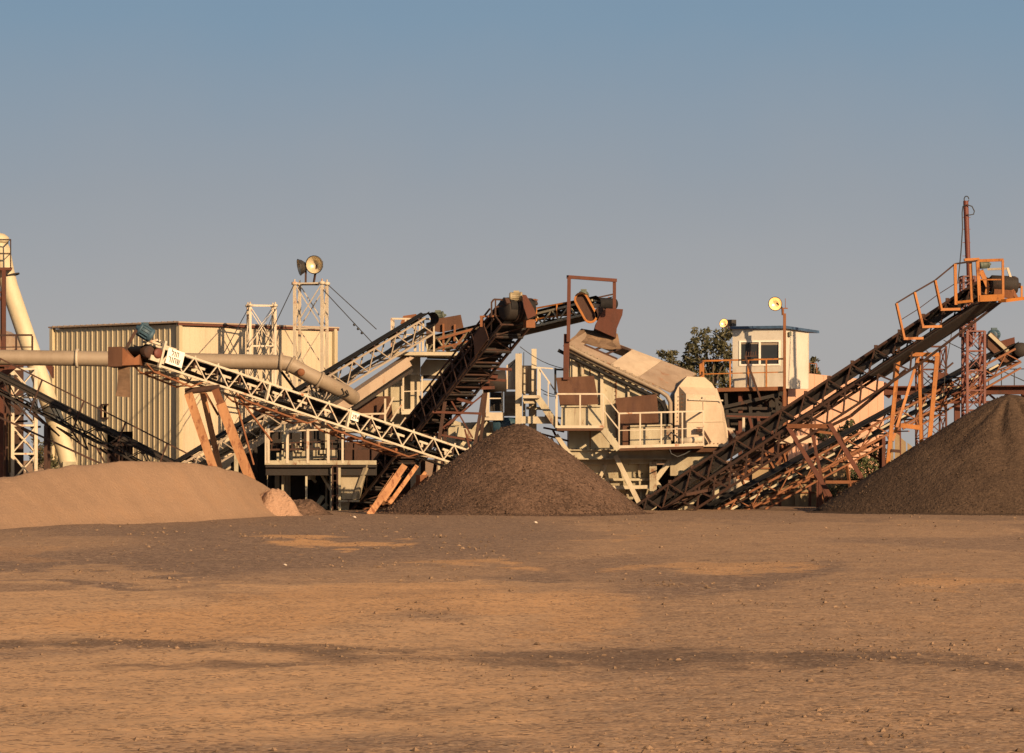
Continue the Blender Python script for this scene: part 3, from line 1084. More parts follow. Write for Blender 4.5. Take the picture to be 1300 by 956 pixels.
# the sign: two lines of hand-painted Hebrew (black / sand), cut as strokes
ns = 1 if ln.s.y < 0 else -1
nr_ = ln.s * ns
ex = -ln.d                                                  # reading direction on the near face runs down the slope to the right
ey = ln.u
ts = ln.L - 0.60
so_ = ln.p(ts, ns * (W / 2 + .05), 0.14)
sw, sh = 0.60, 0.47
sg = MB().beam(so_ + ey * sh / 2, so_ + ex * sw + ey * sh / 2, 0.02, sh, ln.u).build('sign_plate', 'signwhite', root, 'white sign plate lettered in black Hebrew')
het = ([((.12, 0), (.12, 1)), ((.12, 1), (.88, 1)), ((.88, 1), (.88, 0))], .62)
vav = ([((.5, 0), (.5, 1)), ((.5, 1), (.1, .95))], .3)
lam = ([((.1, 1.35), (.1, .95)), ((.1, .95), (.9, .95)), ((.9, .95), (.85, .5)), ((.85, .5), (.35, 0))], .6)
shin = ([((.05, 1), (.2, 0)), ((.2, 0), (.75, .05)), ((.75, .05), (.95, 1)), ((.5, 1), (.42, .3)), ((.42, .3), (.15, .3))], .75)
resh = ([((.1, 1), (.75, 1)), ((.75, 1), (.85, .8)), ((.85, .8), (.85, 0))], .58)
tx = MB()
face = so_ + nr_ * 0.014
stroke_text(tx, [lam, vav, het], face + ex * .14 + ey * .27, ex, ey, .135, .2, nr_, .17)
stroke_text(tx, [resh, vav, het, shin], face + ex * .075 + ey * .065, ex, ey, .145, .2, nr_, .17)
tx.build('lettering', 'ink', sg)
t9 = ln.p((ln.L) * .436, ns * (W / 2 + .045), HT * .50)
s9 = MB().beam(t9 + ey * .13, t9 + ex * .3 + ey * .13, 0.02, .24, ln.u).build('number_plate', 'signwhite', root, 'small white plate numbered 294')
two = ([((.1, .9), (.8, 1)), ((.8, 1), (.85, .6)), ((.85, .6), (.1, 0)), ((.1, 0), (.9, 0))], .62)
nine = ([((.85, .55), (.15, .55)), ((.15, .55), (.15, 1)), ((.15, 1), (.85, 1)), ((.85, 1), (.85, .4)), ((.85, .4), (.5, 0))], .62)
four = ([((.75, 0), (.75, 1)), ((.75, 1), (.05, .35)), ((.05, .35), (1, .35))], .66)
tx = MB()
stroke_text(tx, [two, nine, four], t9 + nr_ * .014 + ex * .035 + ey * .07, ex, ey, .11, .22, nr_, .2)
tx.build('lettering', 'ink', s9)
# trestle under the upper half
MB().tube(P(235, 497, 96.6), P(279, 492, 96.6), 0.10, n=10).build('trestle_crossbar', 'rust', root)
for (x0, y0, Y0), (x1, y1, Y1), wd, mt in (((239, 499, 96.5), (277, 612, 97.2), .24, 'wood'), ((257, 497, 97.4), (283, 612, 98.3), .17, 'wood'), ((273, 494, 96.5), (281, 514, 96.6), .22, 'rust_orange'), ((280, 512, 96.6), (323, 622, 97.2), .28, 'wood')):
    p, q = P(x0, y0, Y0), P(x1, y1, Y1)
    if mt == 'wood':
        q = p + (q - p) * ((p.z + .1) / (p.z - q.z))       # stands on the ground under the heap
    MB().beam(p, q, wd, wd * .75, (0, 1, 0)).build('leg', mt, root)
mb = MB()
mb.beam(P(261, 499, 96.7), P(277, 527, 96.8), .06, .06)
mb.beam(P(300, 500, 97.5), P(345, 560, 98.2), .05, .05)
mb.beam(P(298, 505, 97.9), P(322, 590, 98.2), .05, .05)
mb.build('brace', 'rust_orange', root)
for (x0, y0, Y0), (x1, y1, Y1), wd in (((513, 592, 101.2), (468, 655, 99.5), .20), ((503, 606, 101.1), (483, 636, 100.1), .30), ((529, 592, 102), (494, 640, 100.6), .13), ((540, 600, 102.6), (515, 632, 101.6), .11)):
    MB().beam(P(x0, y0, Y0), P(x1, y1, Y1), wd, wd * .7, (0, 1, 0)).build('leg', 'wood', root)
MB().box(P(536, 610, 101.5), (.3, .3, .35), .5).build('tail_drum_cover', 'rust_orange', root)

# ================================================================== corrugated shed
cor, lef, rig = P(228, 410, 113), P(67, 416.5, 117.7), P(425, 417, 116.6)
root = thing('corrugated_shed', 'beige corrugated metal shed with rust edged flat roof behind the conveyors', 'shed', (cor.x, cor.y, 0))


def corrug(mb, p, q, z0, z1, pitch, depth, out, holes=(), duty=0.22):
    """profiled sheet from p to q; narrow raised ribs; holes are (s0, s1, z0, z1)"""
    d = V((q.x - p.x, q.y - p.y, 0))
    L = d.length
    d.normalize()
    prof = []
    s = 0.0
    while s < L:
        prof += [(s, 0), (s + pitch * (1 - duty) - .02, 0), (s + pitch * (1 - duty), depth), (s + pitch - .02, depth)]
        s += pitch
    prof = [x for x in prof if x[0] < L] + [(L, 0)]
    zt = lambda s_: z1[0] + (z1[1] - z1[0]) * s_ / L
    for (s0, h0), (s1, h1) in zip(prof, prof[1:]):
        if s1 - s0 < 1e-4:
            continue
        sm_ = (s0 + s1) / 2
        spans = [(z0, None)]
        for a0, a1, b0, b1 in holes:
            if a0 < sm_ < a1:
                spans = [(z0, b0), (b1, None)]
        for lo, hi in spans:
            if hi is not None and hi - lo < .02:
                continue
            A, B = V((p.x, p.y, 0)) + d * s0 + out * h0, V((p.x, p.y, 0)) + d * s1 + out * h1
            mb.add([A + Z * lo, B + Z * lo, B + Z * (zt(s1) if hi is None else hi), A + Z * (zt(s0) if hi is None else hi)], [(0, 1, 2, 3)])
            A2, B2 = A - out * .03, B - out * .03
            mb.add([A2 + Z * lo, B2 + Z * lo, B2 + Z * (zt(s1) if hi is None else hi), A2 + Z * (zt(s0) if hi is None else hi)], [(3, 2, 1, 0)])


dl = V((lef.x - cor.x, lef.y - cor.y, 0)).normalized()
outl = V((-dl.y, dl.x, 0))
outl = outl if outl.y < 0 else -outl
dr = V((rig.x - cor.x, rig.y - cor.y, 0)).normalized()
outr = V((dr.y, -dr.x, 0))
outr = outr if outr.y < 0 else -outr


def along(p, d, px):                                        # distance along a wall to where it meets the sight line of a photo column
    k_ = (px - 650) / F
    return (k_ * p.y - p.x) / (d.x - k_ * d.y)


zt = cor.z
s0, s1 = along(lef, -dl, 131.5), along(lef, -dl, 138.5)
s2, s3 = along(lef, -dl, 136), along(lef, -dl, 169.3)
mb = MB()
Ll = (V((lef.x, lef.y, 0)) - V((cor.x, cor.y, 0))).length
corrug(mb, lef, cor, 0, (lef.z - .05, cor.z - .05), 0.285, 0.024, outl, ((s0, s1, P(135, 531, 116).z, P(135, 514, 116).z), (s2, s3, 0, P(150, 548, 115.5).z)))
mb.build('ribbed_wall', 'shed_wall', root)
mb = MB()
corrug(mb, cor, rig, 0, (cor.z - .12, rig.z - .06), 0.21, 0.008, outr, (), .12)
mb.build('plain_wall', 'shed_flat', root)
mb = MB()                                                   # corner and end flashings
for p in (cor, lef, rig):
    mb.beam(V((p.x, p.y, 0)) + outl * .03 + outr * .03, V((p.x, p.y, p.z - .02)) + outl * .03 + outr * .03, .16, .16, outl)
mb.build('corner_flashing', 'shed_wall', root)
back = V((lef.x, lef.y, 0)) + V((rig.x, rig.y, 0)) - V((cor.x, cor.y, 0))
rv = [V((cor.x, cor.y, cor.z)) + (outl + outr) * .14, V((rig.x, rig.y, rig.z)) + outr * .14 + dr * .12, V((back.x, back.y, rig.z - .3)), V((lef.x, lef.y, lef.z)) + outl * .14 + dl * .1]
mb = MB()
mb.hexa([p + Z * .0 for p in rv] + [p + Z * .05 for p in rv])
rf = mb.build('roof', 'roof_dust', root)
mb = MB()
mb.beam(rv[0] - Z * .04 - outr * .06, rv[1] - Z * .04 - outr * .06, .05, .09)
mb.build('rusty_fascia', 'rust_red', rf)
for a_, b_ in ((lef, cor),):
    mb = MB()
    n = 22
    for i in range(n):
        p = V((lef.x, lef.y, lef.z)).lerp(V((cor.x, cor.y, cor.z)), (i + .5) / n) + outl * .15
        mb.tube(p + Z * .03 - outl * .25, p + Z * .03, .045, n=8)
    mb.build('roof_sheet_ribs', 'roof_dust', rf)
mb = MB()                                                   # dark panels painting the interior shade behind the openings; also back walls
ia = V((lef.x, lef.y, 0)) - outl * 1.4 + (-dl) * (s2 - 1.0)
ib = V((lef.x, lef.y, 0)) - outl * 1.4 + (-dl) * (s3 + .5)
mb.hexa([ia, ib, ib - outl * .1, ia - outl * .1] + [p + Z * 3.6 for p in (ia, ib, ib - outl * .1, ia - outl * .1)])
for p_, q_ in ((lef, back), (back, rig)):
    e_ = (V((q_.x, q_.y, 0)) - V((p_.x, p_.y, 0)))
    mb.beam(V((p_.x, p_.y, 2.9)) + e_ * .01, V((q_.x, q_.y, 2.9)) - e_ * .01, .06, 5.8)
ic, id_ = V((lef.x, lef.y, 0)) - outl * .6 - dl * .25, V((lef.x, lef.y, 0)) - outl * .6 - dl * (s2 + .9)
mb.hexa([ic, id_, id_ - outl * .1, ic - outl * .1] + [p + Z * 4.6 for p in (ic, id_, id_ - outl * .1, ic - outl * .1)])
mb.build('shade_and_back_panel', 'dark', root)
ha = V((lef.x, lef.y, 0)) - dl * s0
mb = MB()
for i, (x_, z_) in enumerate(((131, 531), (138.5, 531), (138.5, 514), (131, 514))):
    pass
hz0, hz1 = P(135, 531, 116).z, P(135, 514, 116).z
q0, q1 = V((lef.x, lef.y, 0)) - dl * (s0 - .05) + outl * .07, V((lef.x, lef.y, 0)) - dl * (s1 + .03) + outl * .07
mb.beam(q0 + Z * hz0, q0 + Z * hz1, .06, .05, outl)
mb.beam(q0 + Z * hz0, q1 + Z * hz0, .05, .06)
mb.beam(q0 + Z * hz1, q1 + Z * hz1, .05, .06)
mb.build('window_frame', 'rust', root)
mb = MB()
f0, f1 = V((lef.x, lef.y, 0)) - dl * s2 - outl * .25, V((lef.x, lef.y, 0)) - dl * s3 - outl * .25
for i in range(7):
    p = f0.lerp(f1, (i + .3) / 7)
    mb.beam(p + Z * .4, p + Z * (2.3 + .2 * math.sin(i * 3)) + (f1 - f0) * .1, .07, .07)
mb.beam(f0 + Z * 2.3, f1 + Z * 2.25, .12, .12)
mb.beam(f0 + Z * 1.9, f1 + Z * 2.0, .07, .07)
mb.build('machine_frame', 'rust', root)

# ================================================================== long tan pipe
root = thing('duct_pipe', 'thick dusty tan pipe running level past the shed then bending down', 'pipe', G(180, 103))
a, b_, c_, d_ = P(-60, 453, 102), P(345, 460, 103), P(372, 460.5, 103), P(440, 499, 104)
mb = MB().path([a, P(98, 455, 102.4), b_, P(356, 460, 103), P(366, 462, 103), P(378, 468, 103.1), P(390, 475, 103.2), d_, P(448, 505, 104.6)], 0.25, 18)
mb.build('pipe_body', 'pipe', root)
for px, py, Y, dd in ((98, 455, 102.4, (1, 0, 0)), (357, 460, 103, (1, 0, -.05)), (369, 463.5, 103.03, (1, 0, -.5)), (405, 483, 103.4, (1, 0.3, -.55))):
    MB().lathe(P(px, py, Y) - V(dd).normalized() * .04, dd, [(.25, 0), (.32, 0), (.32, .08), (.25, .08)], 20).build('pipe_flange', 'white' if px == 98 else 'pipe', root)
MB().lathe(P(381, 472, 102.75), (0.35, -1, -.2), [(.0, 0), (.11, 0), (.13, .12), (.10, .16), (0, .16)], 14).build('branch_stub', 'rust_orange', root)
mb = MB()
mb.beam(P(352, 465, 103.2), P(377, 498, 104), .05, .07)
mb.beam(P(344, 462, 103.2), P(352, 466, 103.1), .07, .09)
mb.build('pipe_support', 'dark', root)
mb = MB()                                                   # slack hoses under the end of the pipe
for i in range(9):
    x = 392 + i * 6
    mb.path([P(x, 478 + i * 2.2, 103.6), P(x + 3, 493 + i, 103.7), P(404 + i * 1.5, 512, 103.8), P(412, 524, 103.8)], .03, 6)
mb.build('hose', 'cable', root)

# ================================================================== two floodlight / guy masts of white lattice
root = thing('lattice_mast', 'short white lattice mast guyed to the pipe, without lamps', 'lattice mast', G(331, 112.2))
bs = G(332, 112.2)
H1 = EYE + (584 - 388) * 112.2 / F
mb = MB()
lattice(mb, bs, 0.90, 0.5, H1, 5, .085, .036, .25, 0, 1)
cs = lattice(MB(), bs, 0.90, 0.5, H1, 5, .085, .036, .25)
mb.build('mast_frame', 'white', root)
mb = MB()
for c__ in cs:
    mb.lathe(c__ + Z * (H1 - .04), Z, [(0, 0), (.09, 0), (.09, .07), (.03, .1), (.03, .16), (0, .16)], 8)
mb.build('mast_cap', 'white', root)
MB().path([cs[0] + Z * H1, P(284, 449, 105)], .016, 5).build('guy_cable', 'cable', root)
MB().path([cs[1] + Z * (H1 - .1), P(300, 520, 104.5)], .013, 5).build('guy_cable', 'cable', root)

root = thing('floodlight_mast', 'tall white lattice mast topped by two big round floodlights', 'lattice mast', G(394, 112.2))
bs = G(394.5, 112.2)
H2 = EYE + (584 - 360) * 112.2 / F
mb = MB()
cs = lattice(mb, bs, 1.04, 0.5, H2, 5, .09, .04, -.3, 0, 1)
mb.build('mast_frame', 'white', root)
mb = MB()
for c__ in cs:
    mb.lathe(c__ + Z * (H2 - .05), Z, [(0, 0), (.11, 0), (.11, .09), (.03, .12), (.03, .2), (0, .2)], 8)
mb.build('mast_cap', 'white', root)
MB().beam(P(383, 361, 112.2), P(405, 361, 112.2), .09, .07).build('lamp_bracket', 'dark', root)
floodlight(root, P(399.5, 336, 112.1), (-.30, -1, -.10), 0.315, ('lamp_can', 'lamp_alu'), P(398, 361, 112.2))
floodlight(root, P(381.5, 339, 112.3), (-.95, -.25, -.2), 0.285, ('lamp_can', 'lamp_alu'), P(388, 360, 112.2))
for pts in (((0, 0), P(300, 515, 107)), ((2, 0), P(478, 418, 112)), ((1, -.2), P(478, 441, 111)),):
    MB().path([cs[pts[0][0]] + Z * (H2 + pts[0][1]), pts[1]], .017, 5).build('guy_cable', 'cable', root)
mb = MB()
for x, y in ((452, 417.5), (458, 424), (461.5, 427)):
    q = P(x, y, 111)
for f in (.60, .67, .74):
    q = (cs[1] + Z * (H2 - .2)).lerp(P(478, 441, 111), f)
    mb.lathe(q - V((.05, 0, 0)), (1, 0, -.8), [(0, 0), (.05, .02), (.05, .08), (0, .1)], 8)
mb.build('cable_insulator', 'cable', root)

# ================================================================== second conveyor, rising to the screen platform
tail, head = P(232, 612, 107.0), P(552, 419, 110.6)
ln2 = Line(tail, head)
root = thing('feed_conveyor', 'pale rust stained lattice conveyor climbing behind the floodlight mast', 'conveyor', G(250, 107))
W2 = 1.0
truss_frame(ln2, W2, 0.62, .95, .065, .045, .2, ln2.L - .3, True).build('truss_frame', 'pipe', root)
belt_loop(ln2, W2 * .8, .66, .22, .2, ln2.L).build('belt', 'belt', root)
rollers(root, ln2, W2 * .8, .60, .95, .6, ln2.L - .5, 'rust')
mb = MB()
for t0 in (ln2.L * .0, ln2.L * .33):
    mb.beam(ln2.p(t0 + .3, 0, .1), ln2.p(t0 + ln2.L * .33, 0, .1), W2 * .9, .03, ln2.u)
mb.build('shade_tray', 'dark', root)  # dark trays added to fill the shaded gap below the belt
mb = MB()                                                   # the thick dust-covered trough under the upper half
pA, pB = P(396, 536, 109.6), P(520, 452, 111.5)
mb.beam(pA, pB, .7, .12)
dd = (pB - pA).normalized()
mb.beam(pA - Z * .2 + V((0, -.36, 0)), pB - Z * .2 + V((0, -.36, 0)), .06, .34)
mb.build('skirt_trough', 'roof_dust', root)
MB().beam(pA - Z * .45 + V((0, -.2, 0)), pB - Z * .5 + V((0, -.2, 0)), .5, .1).build('trough_floor', 'dark', root)
mb = MB()
for px, py, Y in ((300, 572, 106.4), (360, 535, 107.6), (415, 502, 108.8)):
    for dy in (-.4, .4):
        q = P(px, py, Y) + V((0, dy, -.1))
        mb.beam(q, V((q.x, q.y, 0)), .07, .07)
    q = P(px, py, Y)
    mb.beam(V((q.x, q.y - .4, .3)), V((q.x, q.y + .4, q.z - .3)), .05, .05)
mb.build('support_post', 'cream', root)
mb = MB()
mb.beam(P(553, 402.5, 112.2), P(553.5, 405, 112.2), .5, .3)
motor(MB(), P(556, 401, 112.2), (1, 0, .1), .16, .5).build('motor', 'motor_green', root)
mb = MB()
mb.prism([P(508, 411, 112), P(512, 401, 112), P(528, 398.5, 112), P(534, 406, 112), P(532, 410, 112)], (0, .25, 0))
mb.build('drive_guard', 'rust_orange', root)
MB().prism([P(547, 406, 111.2), P(585, 399.5, 111.2), P(588.5, 416, 111.2), P(560, 422, 111.2), P(547, 420, 111.2)], (0, .06, 0)).build('head_plate', 'rust_plate', root)
MB().prism([P(541, 410, 112.6), P(549, 408, 112.6), P(551, 436, 112.6), P(541, 436, 112.6)], (0, .6, 0)).build('head_chute', 'rust_plate', root)

# ================================================================== crusher house behind the central conveyor
Yc = 113.6
root = thing('crusher_house', 'cream steel crusher house with railed top deck and rusty side screen', 'crusher', G(510, Yc))
mb = MB()                                                   # side wall whose top follows the conveyor
mb.prism([P(418, 545, Yc), P(418, 531, Yc), P(455, 506, Yc), P(492, 473, Yc), P(522, 456, Yc), P(522, 560, Yc)], (0, 2.2, 0))
mb.build('side_wall', 'cream', root)
mb = MB()
mb.hexa([G(420, Yc + .1), G(540, Yc + .1), G(540, Yc + 1.6), G(420, Yc + 1.6), P(420, 561, Yc + .1), P(540, 561, Yc + .1), P(540, 561, Yc + 1.6), P(420, 561, Yc + 1.6)])
for px in (430, 452, 474, 496, 518):
    mb.beam(G(px, Yc + .04), P(px, 562, Yc + .04), .12, .12)
mb.build('base_wall', 'rust', root)
mb = MB()
for px in (462, 490, 511):
    top = 512 - (px - 455) * 0.83
    mb.beam(P(px, 560, Yc - .05), P(px, top, Yc - .05), .10, .10, (0, 1, 0))
mb.build('wall_rib', 'cream_clean', root)
mb = MB()
mb.beam(P(527.5, 450, Yc - .3), V((P(527.5, 0, Yc - .3).x, Yc - .3, 0)), .34, .3, (0, 1, 0))
mb.build('column', 'cream_clean', root)
MB().sheet(P(452, 531, Yc - .4), P(499, 532, Yc - .4), P(496, 503, Yc - .4), P(449, 503, Yc - .4), 10, 6, .03).build('screen_panel', 'rust_plate', root)
mb = MB()                                                   # feed box with sloping lip
mb.prism([P(534, 466, Yc - .4), P(541, 456, Yc - .4), P(582, 457, Yc - .4), P(578, 470, Yc - .4), P(566, 477, Yc - .4), P(534, 476, Yc - .4)], (0, 1.6, 0))
mb.build('feed_box', 'cream_clean', root)
mb = MB()
mb.prism([P(534, 483, Yc - .35), P(562, 483, Yc - .35), P(552, 497, Yc - .35), P(534, 496, Yc - .35)], (0, 1.4, 0))
mb.build('feed_spout', 'cream_clean', root)
mb = MB()
mb.beam(P(542, 453, Yc - .45), P(582, 454, Yc - .45), .12, .14)
mb.beam(P(534, 479, Yc - .3), P(568, 479.5, Yc - .3), .2, .1)
mb.build('box_stiffener', 'dark', root)
mb = MB()                                                   # upper deck
y0, y1 = 111.0, 113.4
a = [P(494, 446.5, y0), P(581, 447, y0)]
mb.hexa([V((a[0].x, y0, a[0].z - .12)), V((a[1].x, y0, a[1].z - .12)), V((a[1].x, y1, a[1].z - .12)), V((a[0].x, y1, a[0].z - .12)), V((a[0].x, y0, a[0].z)), V((a[1].x, y0, a[1].z)), V((a[1].x, y1, a[1].z)), V((a[0].x, y1, a[0].z))])
mb.build('upper_deck', 'cream_clean', root)
mb = MB()
z = a[0].z
mb.railing([P(497, 446, y0 + .05), P(551, 446.5, y0 + .05)], 1.15, .03, .52, True)
mb.railing([P(497, 446, y0 + .05), P(497, 446, y0 + .05) + V((0, 2.1, 0))], 1.15, .03, .7, True)
mb.beam(P(527, 446, y0), P(527, 404, y0), .11, .09)
mb.beam(P(537, 446, y0), P(537.5, 404, y0), .07, .07)
mb.build('upper_railing', 'white', root)
mb = MB()
mb.beam(P(563, 446, y0 + .1), P(563, 411, y0 + .1), .09, .07)
mb.beam(P(577, 433, y0 + .1), P(577.5, 412, y0 + .1), .10, .07)
mb.beam(P(556, 431, y0), P(600, 418, y0), .08, .08)
mb.beam(P(556, 442, y0), P(600, 432, y0), .06, .06)
mb.beam(P(570, 436, y0), P(578, 442, y0), .05, .05)
mb.beam(P(590, 424, y0), P(576, 443, y0), .05, .05)
mb.build('rail_frame', 'rust_orange', root)
mb = MB()
mb.beam(P(510, 523, Yc - .6), P(538, 522, Yc - .6), .5, .18)
mb.railing([P(512, 521, Yc - .85), P(536, 520, Yc - .85)], 1.3, .03, .7)
mb.build('side_landing', 'white', root)
mb = MB()
mb.beam(P(489, 506, 112.6), P(489, 538, 112.6), .07, .07)
mb.beam(P(489, 526, 112.6), P(500, 504, 112.6), .06, .06)
mb.beam(P(452, 526, 112.6), P(489, 525, 112.6), .06, .06)
mb.beam(P(496, 535, 112.6), P(511, 512, 112.6), .05, .05)
mb.beam(P(505, 545, 112.6), P(515, 530, 112.6), .16, .05)
mb.build('stair_rail', 'white', root)

# lower walkway deck on posts, with an added dark box for the shade under it
Yd = 106.3
root = thing('crusher_walkway', 'railed steel walkway on posts with a cream hopper hanging below', 'walkway', G(420, Yd))
zd = P(400, 588, Yd).z
x0, x1 = P(337, 0, Yd).x, P(478, 0, Yd).x
mb = MB()
mb.hexa([V((x0, Yd, zd - .14)), V((x1, Yd, zd - .14)), V((x1, Yd + 2.6, zd - .14)), V((x0, Yd + 2.6, zd - .14)), V((x0, Yd, zd)), V((x1, Yd, zd)), V((x1, Yd + 2.6, zd)), V((x0, Yd + 2.6, zd))])
mb.ibeam(V((x0, Yd + .15, zd - .28)), V((x1, Yd + .15, zd - .28)), .14, .24)
mb.build('deck', 'dark', root)
mb = MB()
mb.beam(V((x0 - .02, Yd - .02, zd + .02)), V((x1, Yd - .02, zd + .02)), .05, .14)
mb.beam(V((x0 + .3, Yd + 1.2, zd + .20)), V((x1 - 1.4, Yd + 1.2, zd + .34)), .35, .3)
mb.build('deck_edge', 'cream', root)
mb = MB()
for px, wd in ((337.5, .06), (341, .08), (365, .085), (391, .085), (417, .085), (435, .07)):
    p = V((P(px, 0, Yd).x, Yd - .02, zd))
    mb.beam(p, p + Z * P(0, 544, Yd).z - Z * zd, wd, wd)
mb.beam(P(337, 548, Yd), P(422, 545, Yd), .05, .05)
mb.beam(P(341, 540, Yd + 1), P(337, 570, Yd), .05, .05)
mb.beam(P(352, 547, Yd + .8), P(382, 549, Yd + .8), .05, .05)
mb.beam(P(382, 549, Yd + .8), P(382, 566, Yd + .8), .05, .05)
mb.build('railing', 'white', root)
mb = MB()                                                   # rusty inner rail with close bars
ya = Yd + .35
mb.beam(P(336, 564, ya), P(470, 557, ya), .04, .045)
mb.beam(P(336, 571, ya), P(470, 569.5, ya), .05, .06)
for i in range(20):
    px = 345 + i * 6.4
    mb.beam(P(px, 563.5 - i * .3, ya), P(px, 571, ya), .03, .03)
mb.build('inner_rail', 'rust', root)
mb = MB()
for px, Y, wd in ((389, Yd + .2, .07), (421, Yd + .15, .11), (430, Yd + .1, .14), (352, Yd + 2.3, .16), (366, Yd + 2.3, .16)):
    p = V((P(px, 0, Y).x, Y, 0))
    mb.beam(p, p + Z * (zd - .14), wd, wd)
for (a0, b0), (a1, b1) in (((404, 594), (421, 622)), ((410, 630), (394, 655)), ((415, 640), (396, 655))):
    mb.beam(P(a0, b0, Yd + 1), P(a1, b1, Yd + .6), .12, .10)
mb.build('support_post', 'cream', root)
mb = MB()                                                   # caged ladder beside the hopper
for px in (422, 428.5):
    p = G(px, Yd - .05)
    mb.beam(p, p + Z * (zd - .1), .035, .05)
for i in range(7):
    mb.beam(G(422, Yd - .05, .25 + i * .25), G(428.5, Yd - .05, .25 + i * .25), .03, .03)
mb.build('ladder', 'rust', root)
mb = MB()                                                   # cream pyramid hopper
Yh = Yd + .15
tp = [P(432, 591, Yh), P(466, 591, Yh)]
bt = [P(433, 634, Yh), P(455, 634, Yh)]
dv = V((0, 1.5, 0))
mb.hexa([bt[0] + dv * .2, bt[1] + dv * .2, bt[1] + dv * .7, bt[0] + dv * .7, tp[0], tp[1], tp[1] + dv, tp[0] + dv])
mb.beam(P(466, 590, Yh - .1), P(450, 634, Yh + .2), .12, .12)
mb.build('hopper', 'cream_clean', root)
mb = MB()
mb.beam(P(429, 636, Yh), P(456, 636, Yh), .3, .07)
mb.hexa([P(433, 657, Yh + .3), P(441, 657, Yh + .3), P(441, 657, Yh + .8), P(433, 657, Yh + .8), P(432, 638, Yh + .3), P(444, 638, Yh + .3), P(444, 638, Yh + .8), P(432, 638, Yh + .8)])
mb.build('hopper_frame', 'cream', root)
mb = MB()                                                   # added dark ribbed box with flywheel, standing in for shade under the deck
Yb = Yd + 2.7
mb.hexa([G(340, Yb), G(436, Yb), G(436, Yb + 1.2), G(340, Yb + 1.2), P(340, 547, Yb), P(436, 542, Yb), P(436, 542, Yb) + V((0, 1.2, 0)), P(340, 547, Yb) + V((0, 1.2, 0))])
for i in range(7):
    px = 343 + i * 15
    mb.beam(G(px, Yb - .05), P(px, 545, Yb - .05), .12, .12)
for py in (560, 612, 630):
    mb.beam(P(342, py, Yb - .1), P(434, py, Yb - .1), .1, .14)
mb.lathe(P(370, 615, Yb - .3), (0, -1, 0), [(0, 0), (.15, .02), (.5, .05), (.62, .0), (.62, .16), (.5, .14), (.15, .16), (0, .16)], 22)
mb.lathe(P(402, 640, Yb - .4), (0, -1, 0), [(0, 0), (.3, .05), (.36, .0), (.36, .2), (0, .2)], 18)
mb.hexa([G(293, 109.6), G(338, 109.6), G(338, 110.2), G(293, 110.2), P(293, 588, 109.6), P(338, 560, 109.6), P(338, 560, 110.2), P(293, 588, 110.2)])  # added dark bin, filling in the shade behind the stacker legs
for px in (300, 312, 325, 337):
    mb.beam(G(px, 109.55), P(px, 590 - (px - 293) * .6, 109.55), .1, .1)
mb.build('shade_box', 'dark', root)
mb = MB()
for px, py in ((372, 562), (380, 571), (402, 566), (410, 573), (395, 606)):
    mb.box(P(px, py, Yd + 1), (.22, .2, .16), px)
    mb.tube(P(px, py, Yd + 1), P(px + 6, py + 6, Yd + 1.1), .05)
mb.build('valve_block', 'cream', root)

# ================================================================== central rusty conveyor
tail, head = P(461, 652, 108.6), P(659, 408, 100.4)
ln = Line(tail, head)
root = thing('rusty_conveyor', 'dark rusty conveyor rising towards the viewer over the brown gravel cone', 'conveyor', G(452, 108.6))
W, HT = 1.12, 0.62
fr = truss_frame(ln, W, HT, .7, .075, .045, 0, ln.L - .2, True)
fr.build('truss_frame', 'rust', root)
belt_loop(ln, W * .82, HT + .06, .12, 0, ln.L + .25, sag=.02).build('belt', 'belt', root)
rollers(root, ln, W * .8, HT - .01, 1.0, .5, ln.L - .6, 'rust')
mb = MB()
for i in range(26):
    t = .4 + (ln.L - 1.2) * i / 25
    mb.tube(ln.p(t, -W * .44, .04), ln.p(t, W * .44, .04), .045, n=8)
    if i % 2:
        mb.beam(ln.p(t, -W * .5, -.07), ln.p(t, W * .5, -.07), .06, .05, ln.u)
mb.build('return_rollers', 'dark', root)
mb = MB()
mb.lathe(ln.p(ln.L + .12, -W * .46, HT * .5 + .08), ln.s, [(0, 0), (.33, 0), (.36, .04), (.36, W * .88), (.33, W * .92), (0, W * .92)], 22)
mb.build('head_drum', 'dark', root)
mb = MB()                                                   # hood over the drum: rim bands
for a_ in (-.10, .02, .14):
    mb.lathe(ln.p(ln.L + .12, a_, HT * .5 + .08), ln.s, [(.40, 0), (.42, 0), (.42, .03), (.40, .03)], 22)
mb.beam(ln.p(ln.L + .45, -W * .52, .45), ln.p(ln.L + .45, W * .55, .45), .08, .2, ln.u)
mb.build('drum_scraper', 'rust', root)
motor(MB(), P(655.5, 376.5, 100.1), (1, -.1, .02), .15, .44).build('motor', 'motor_cream', root)
mb = MB()
mb.prism([P(663, 374, 99.8), P(668, 374.5, 99.8), P(678, 392, 99.8), P(681, 400, 99.8), P(670, 405, 99.8), P(665, 390, 99.8)], (0, .12, 0))
mb.build('drive_guard', 'rust_red', root)
MB().box(P(672, 411, 100.2), (.3, .3, .26), .3).build('gearbox', 'rust_orange', root)
mb = MB()
for dy in (0, 1.2):
    mb.beam(P(624, 402, 100.3 + dy), P(624, 384, 100.3 + dy), .055, .055)
    mb.beam(P(624, 384, 100.3 + dy), P(627, 380, 100.3 + dy), .055, .055)
    mb.beam(P(627, 380, 100.3 + dy), P(648, 381, 100.3 + dy), .055, .055)
    mb.beam(P(629, 381, 100.3 + dy), P(629, 401, 100.3 + dy), .05, .05)
mb.beam(P(624, 384, 100.3), P(624, 384, 101.5), .05, .05)
mb.beam(P(629, 390, 100.3), P(648, 386, 100.3), .05, .05)
mb.build('head_guard_rail', 'rust', root)
mb = MB()
mb.beam(P(609, 402, 100.6), P(637, 401, 100.6), .07, .06)
mb.beam(P(611, 402, 100.6), P(611, 415, 100.6), .12, .08)
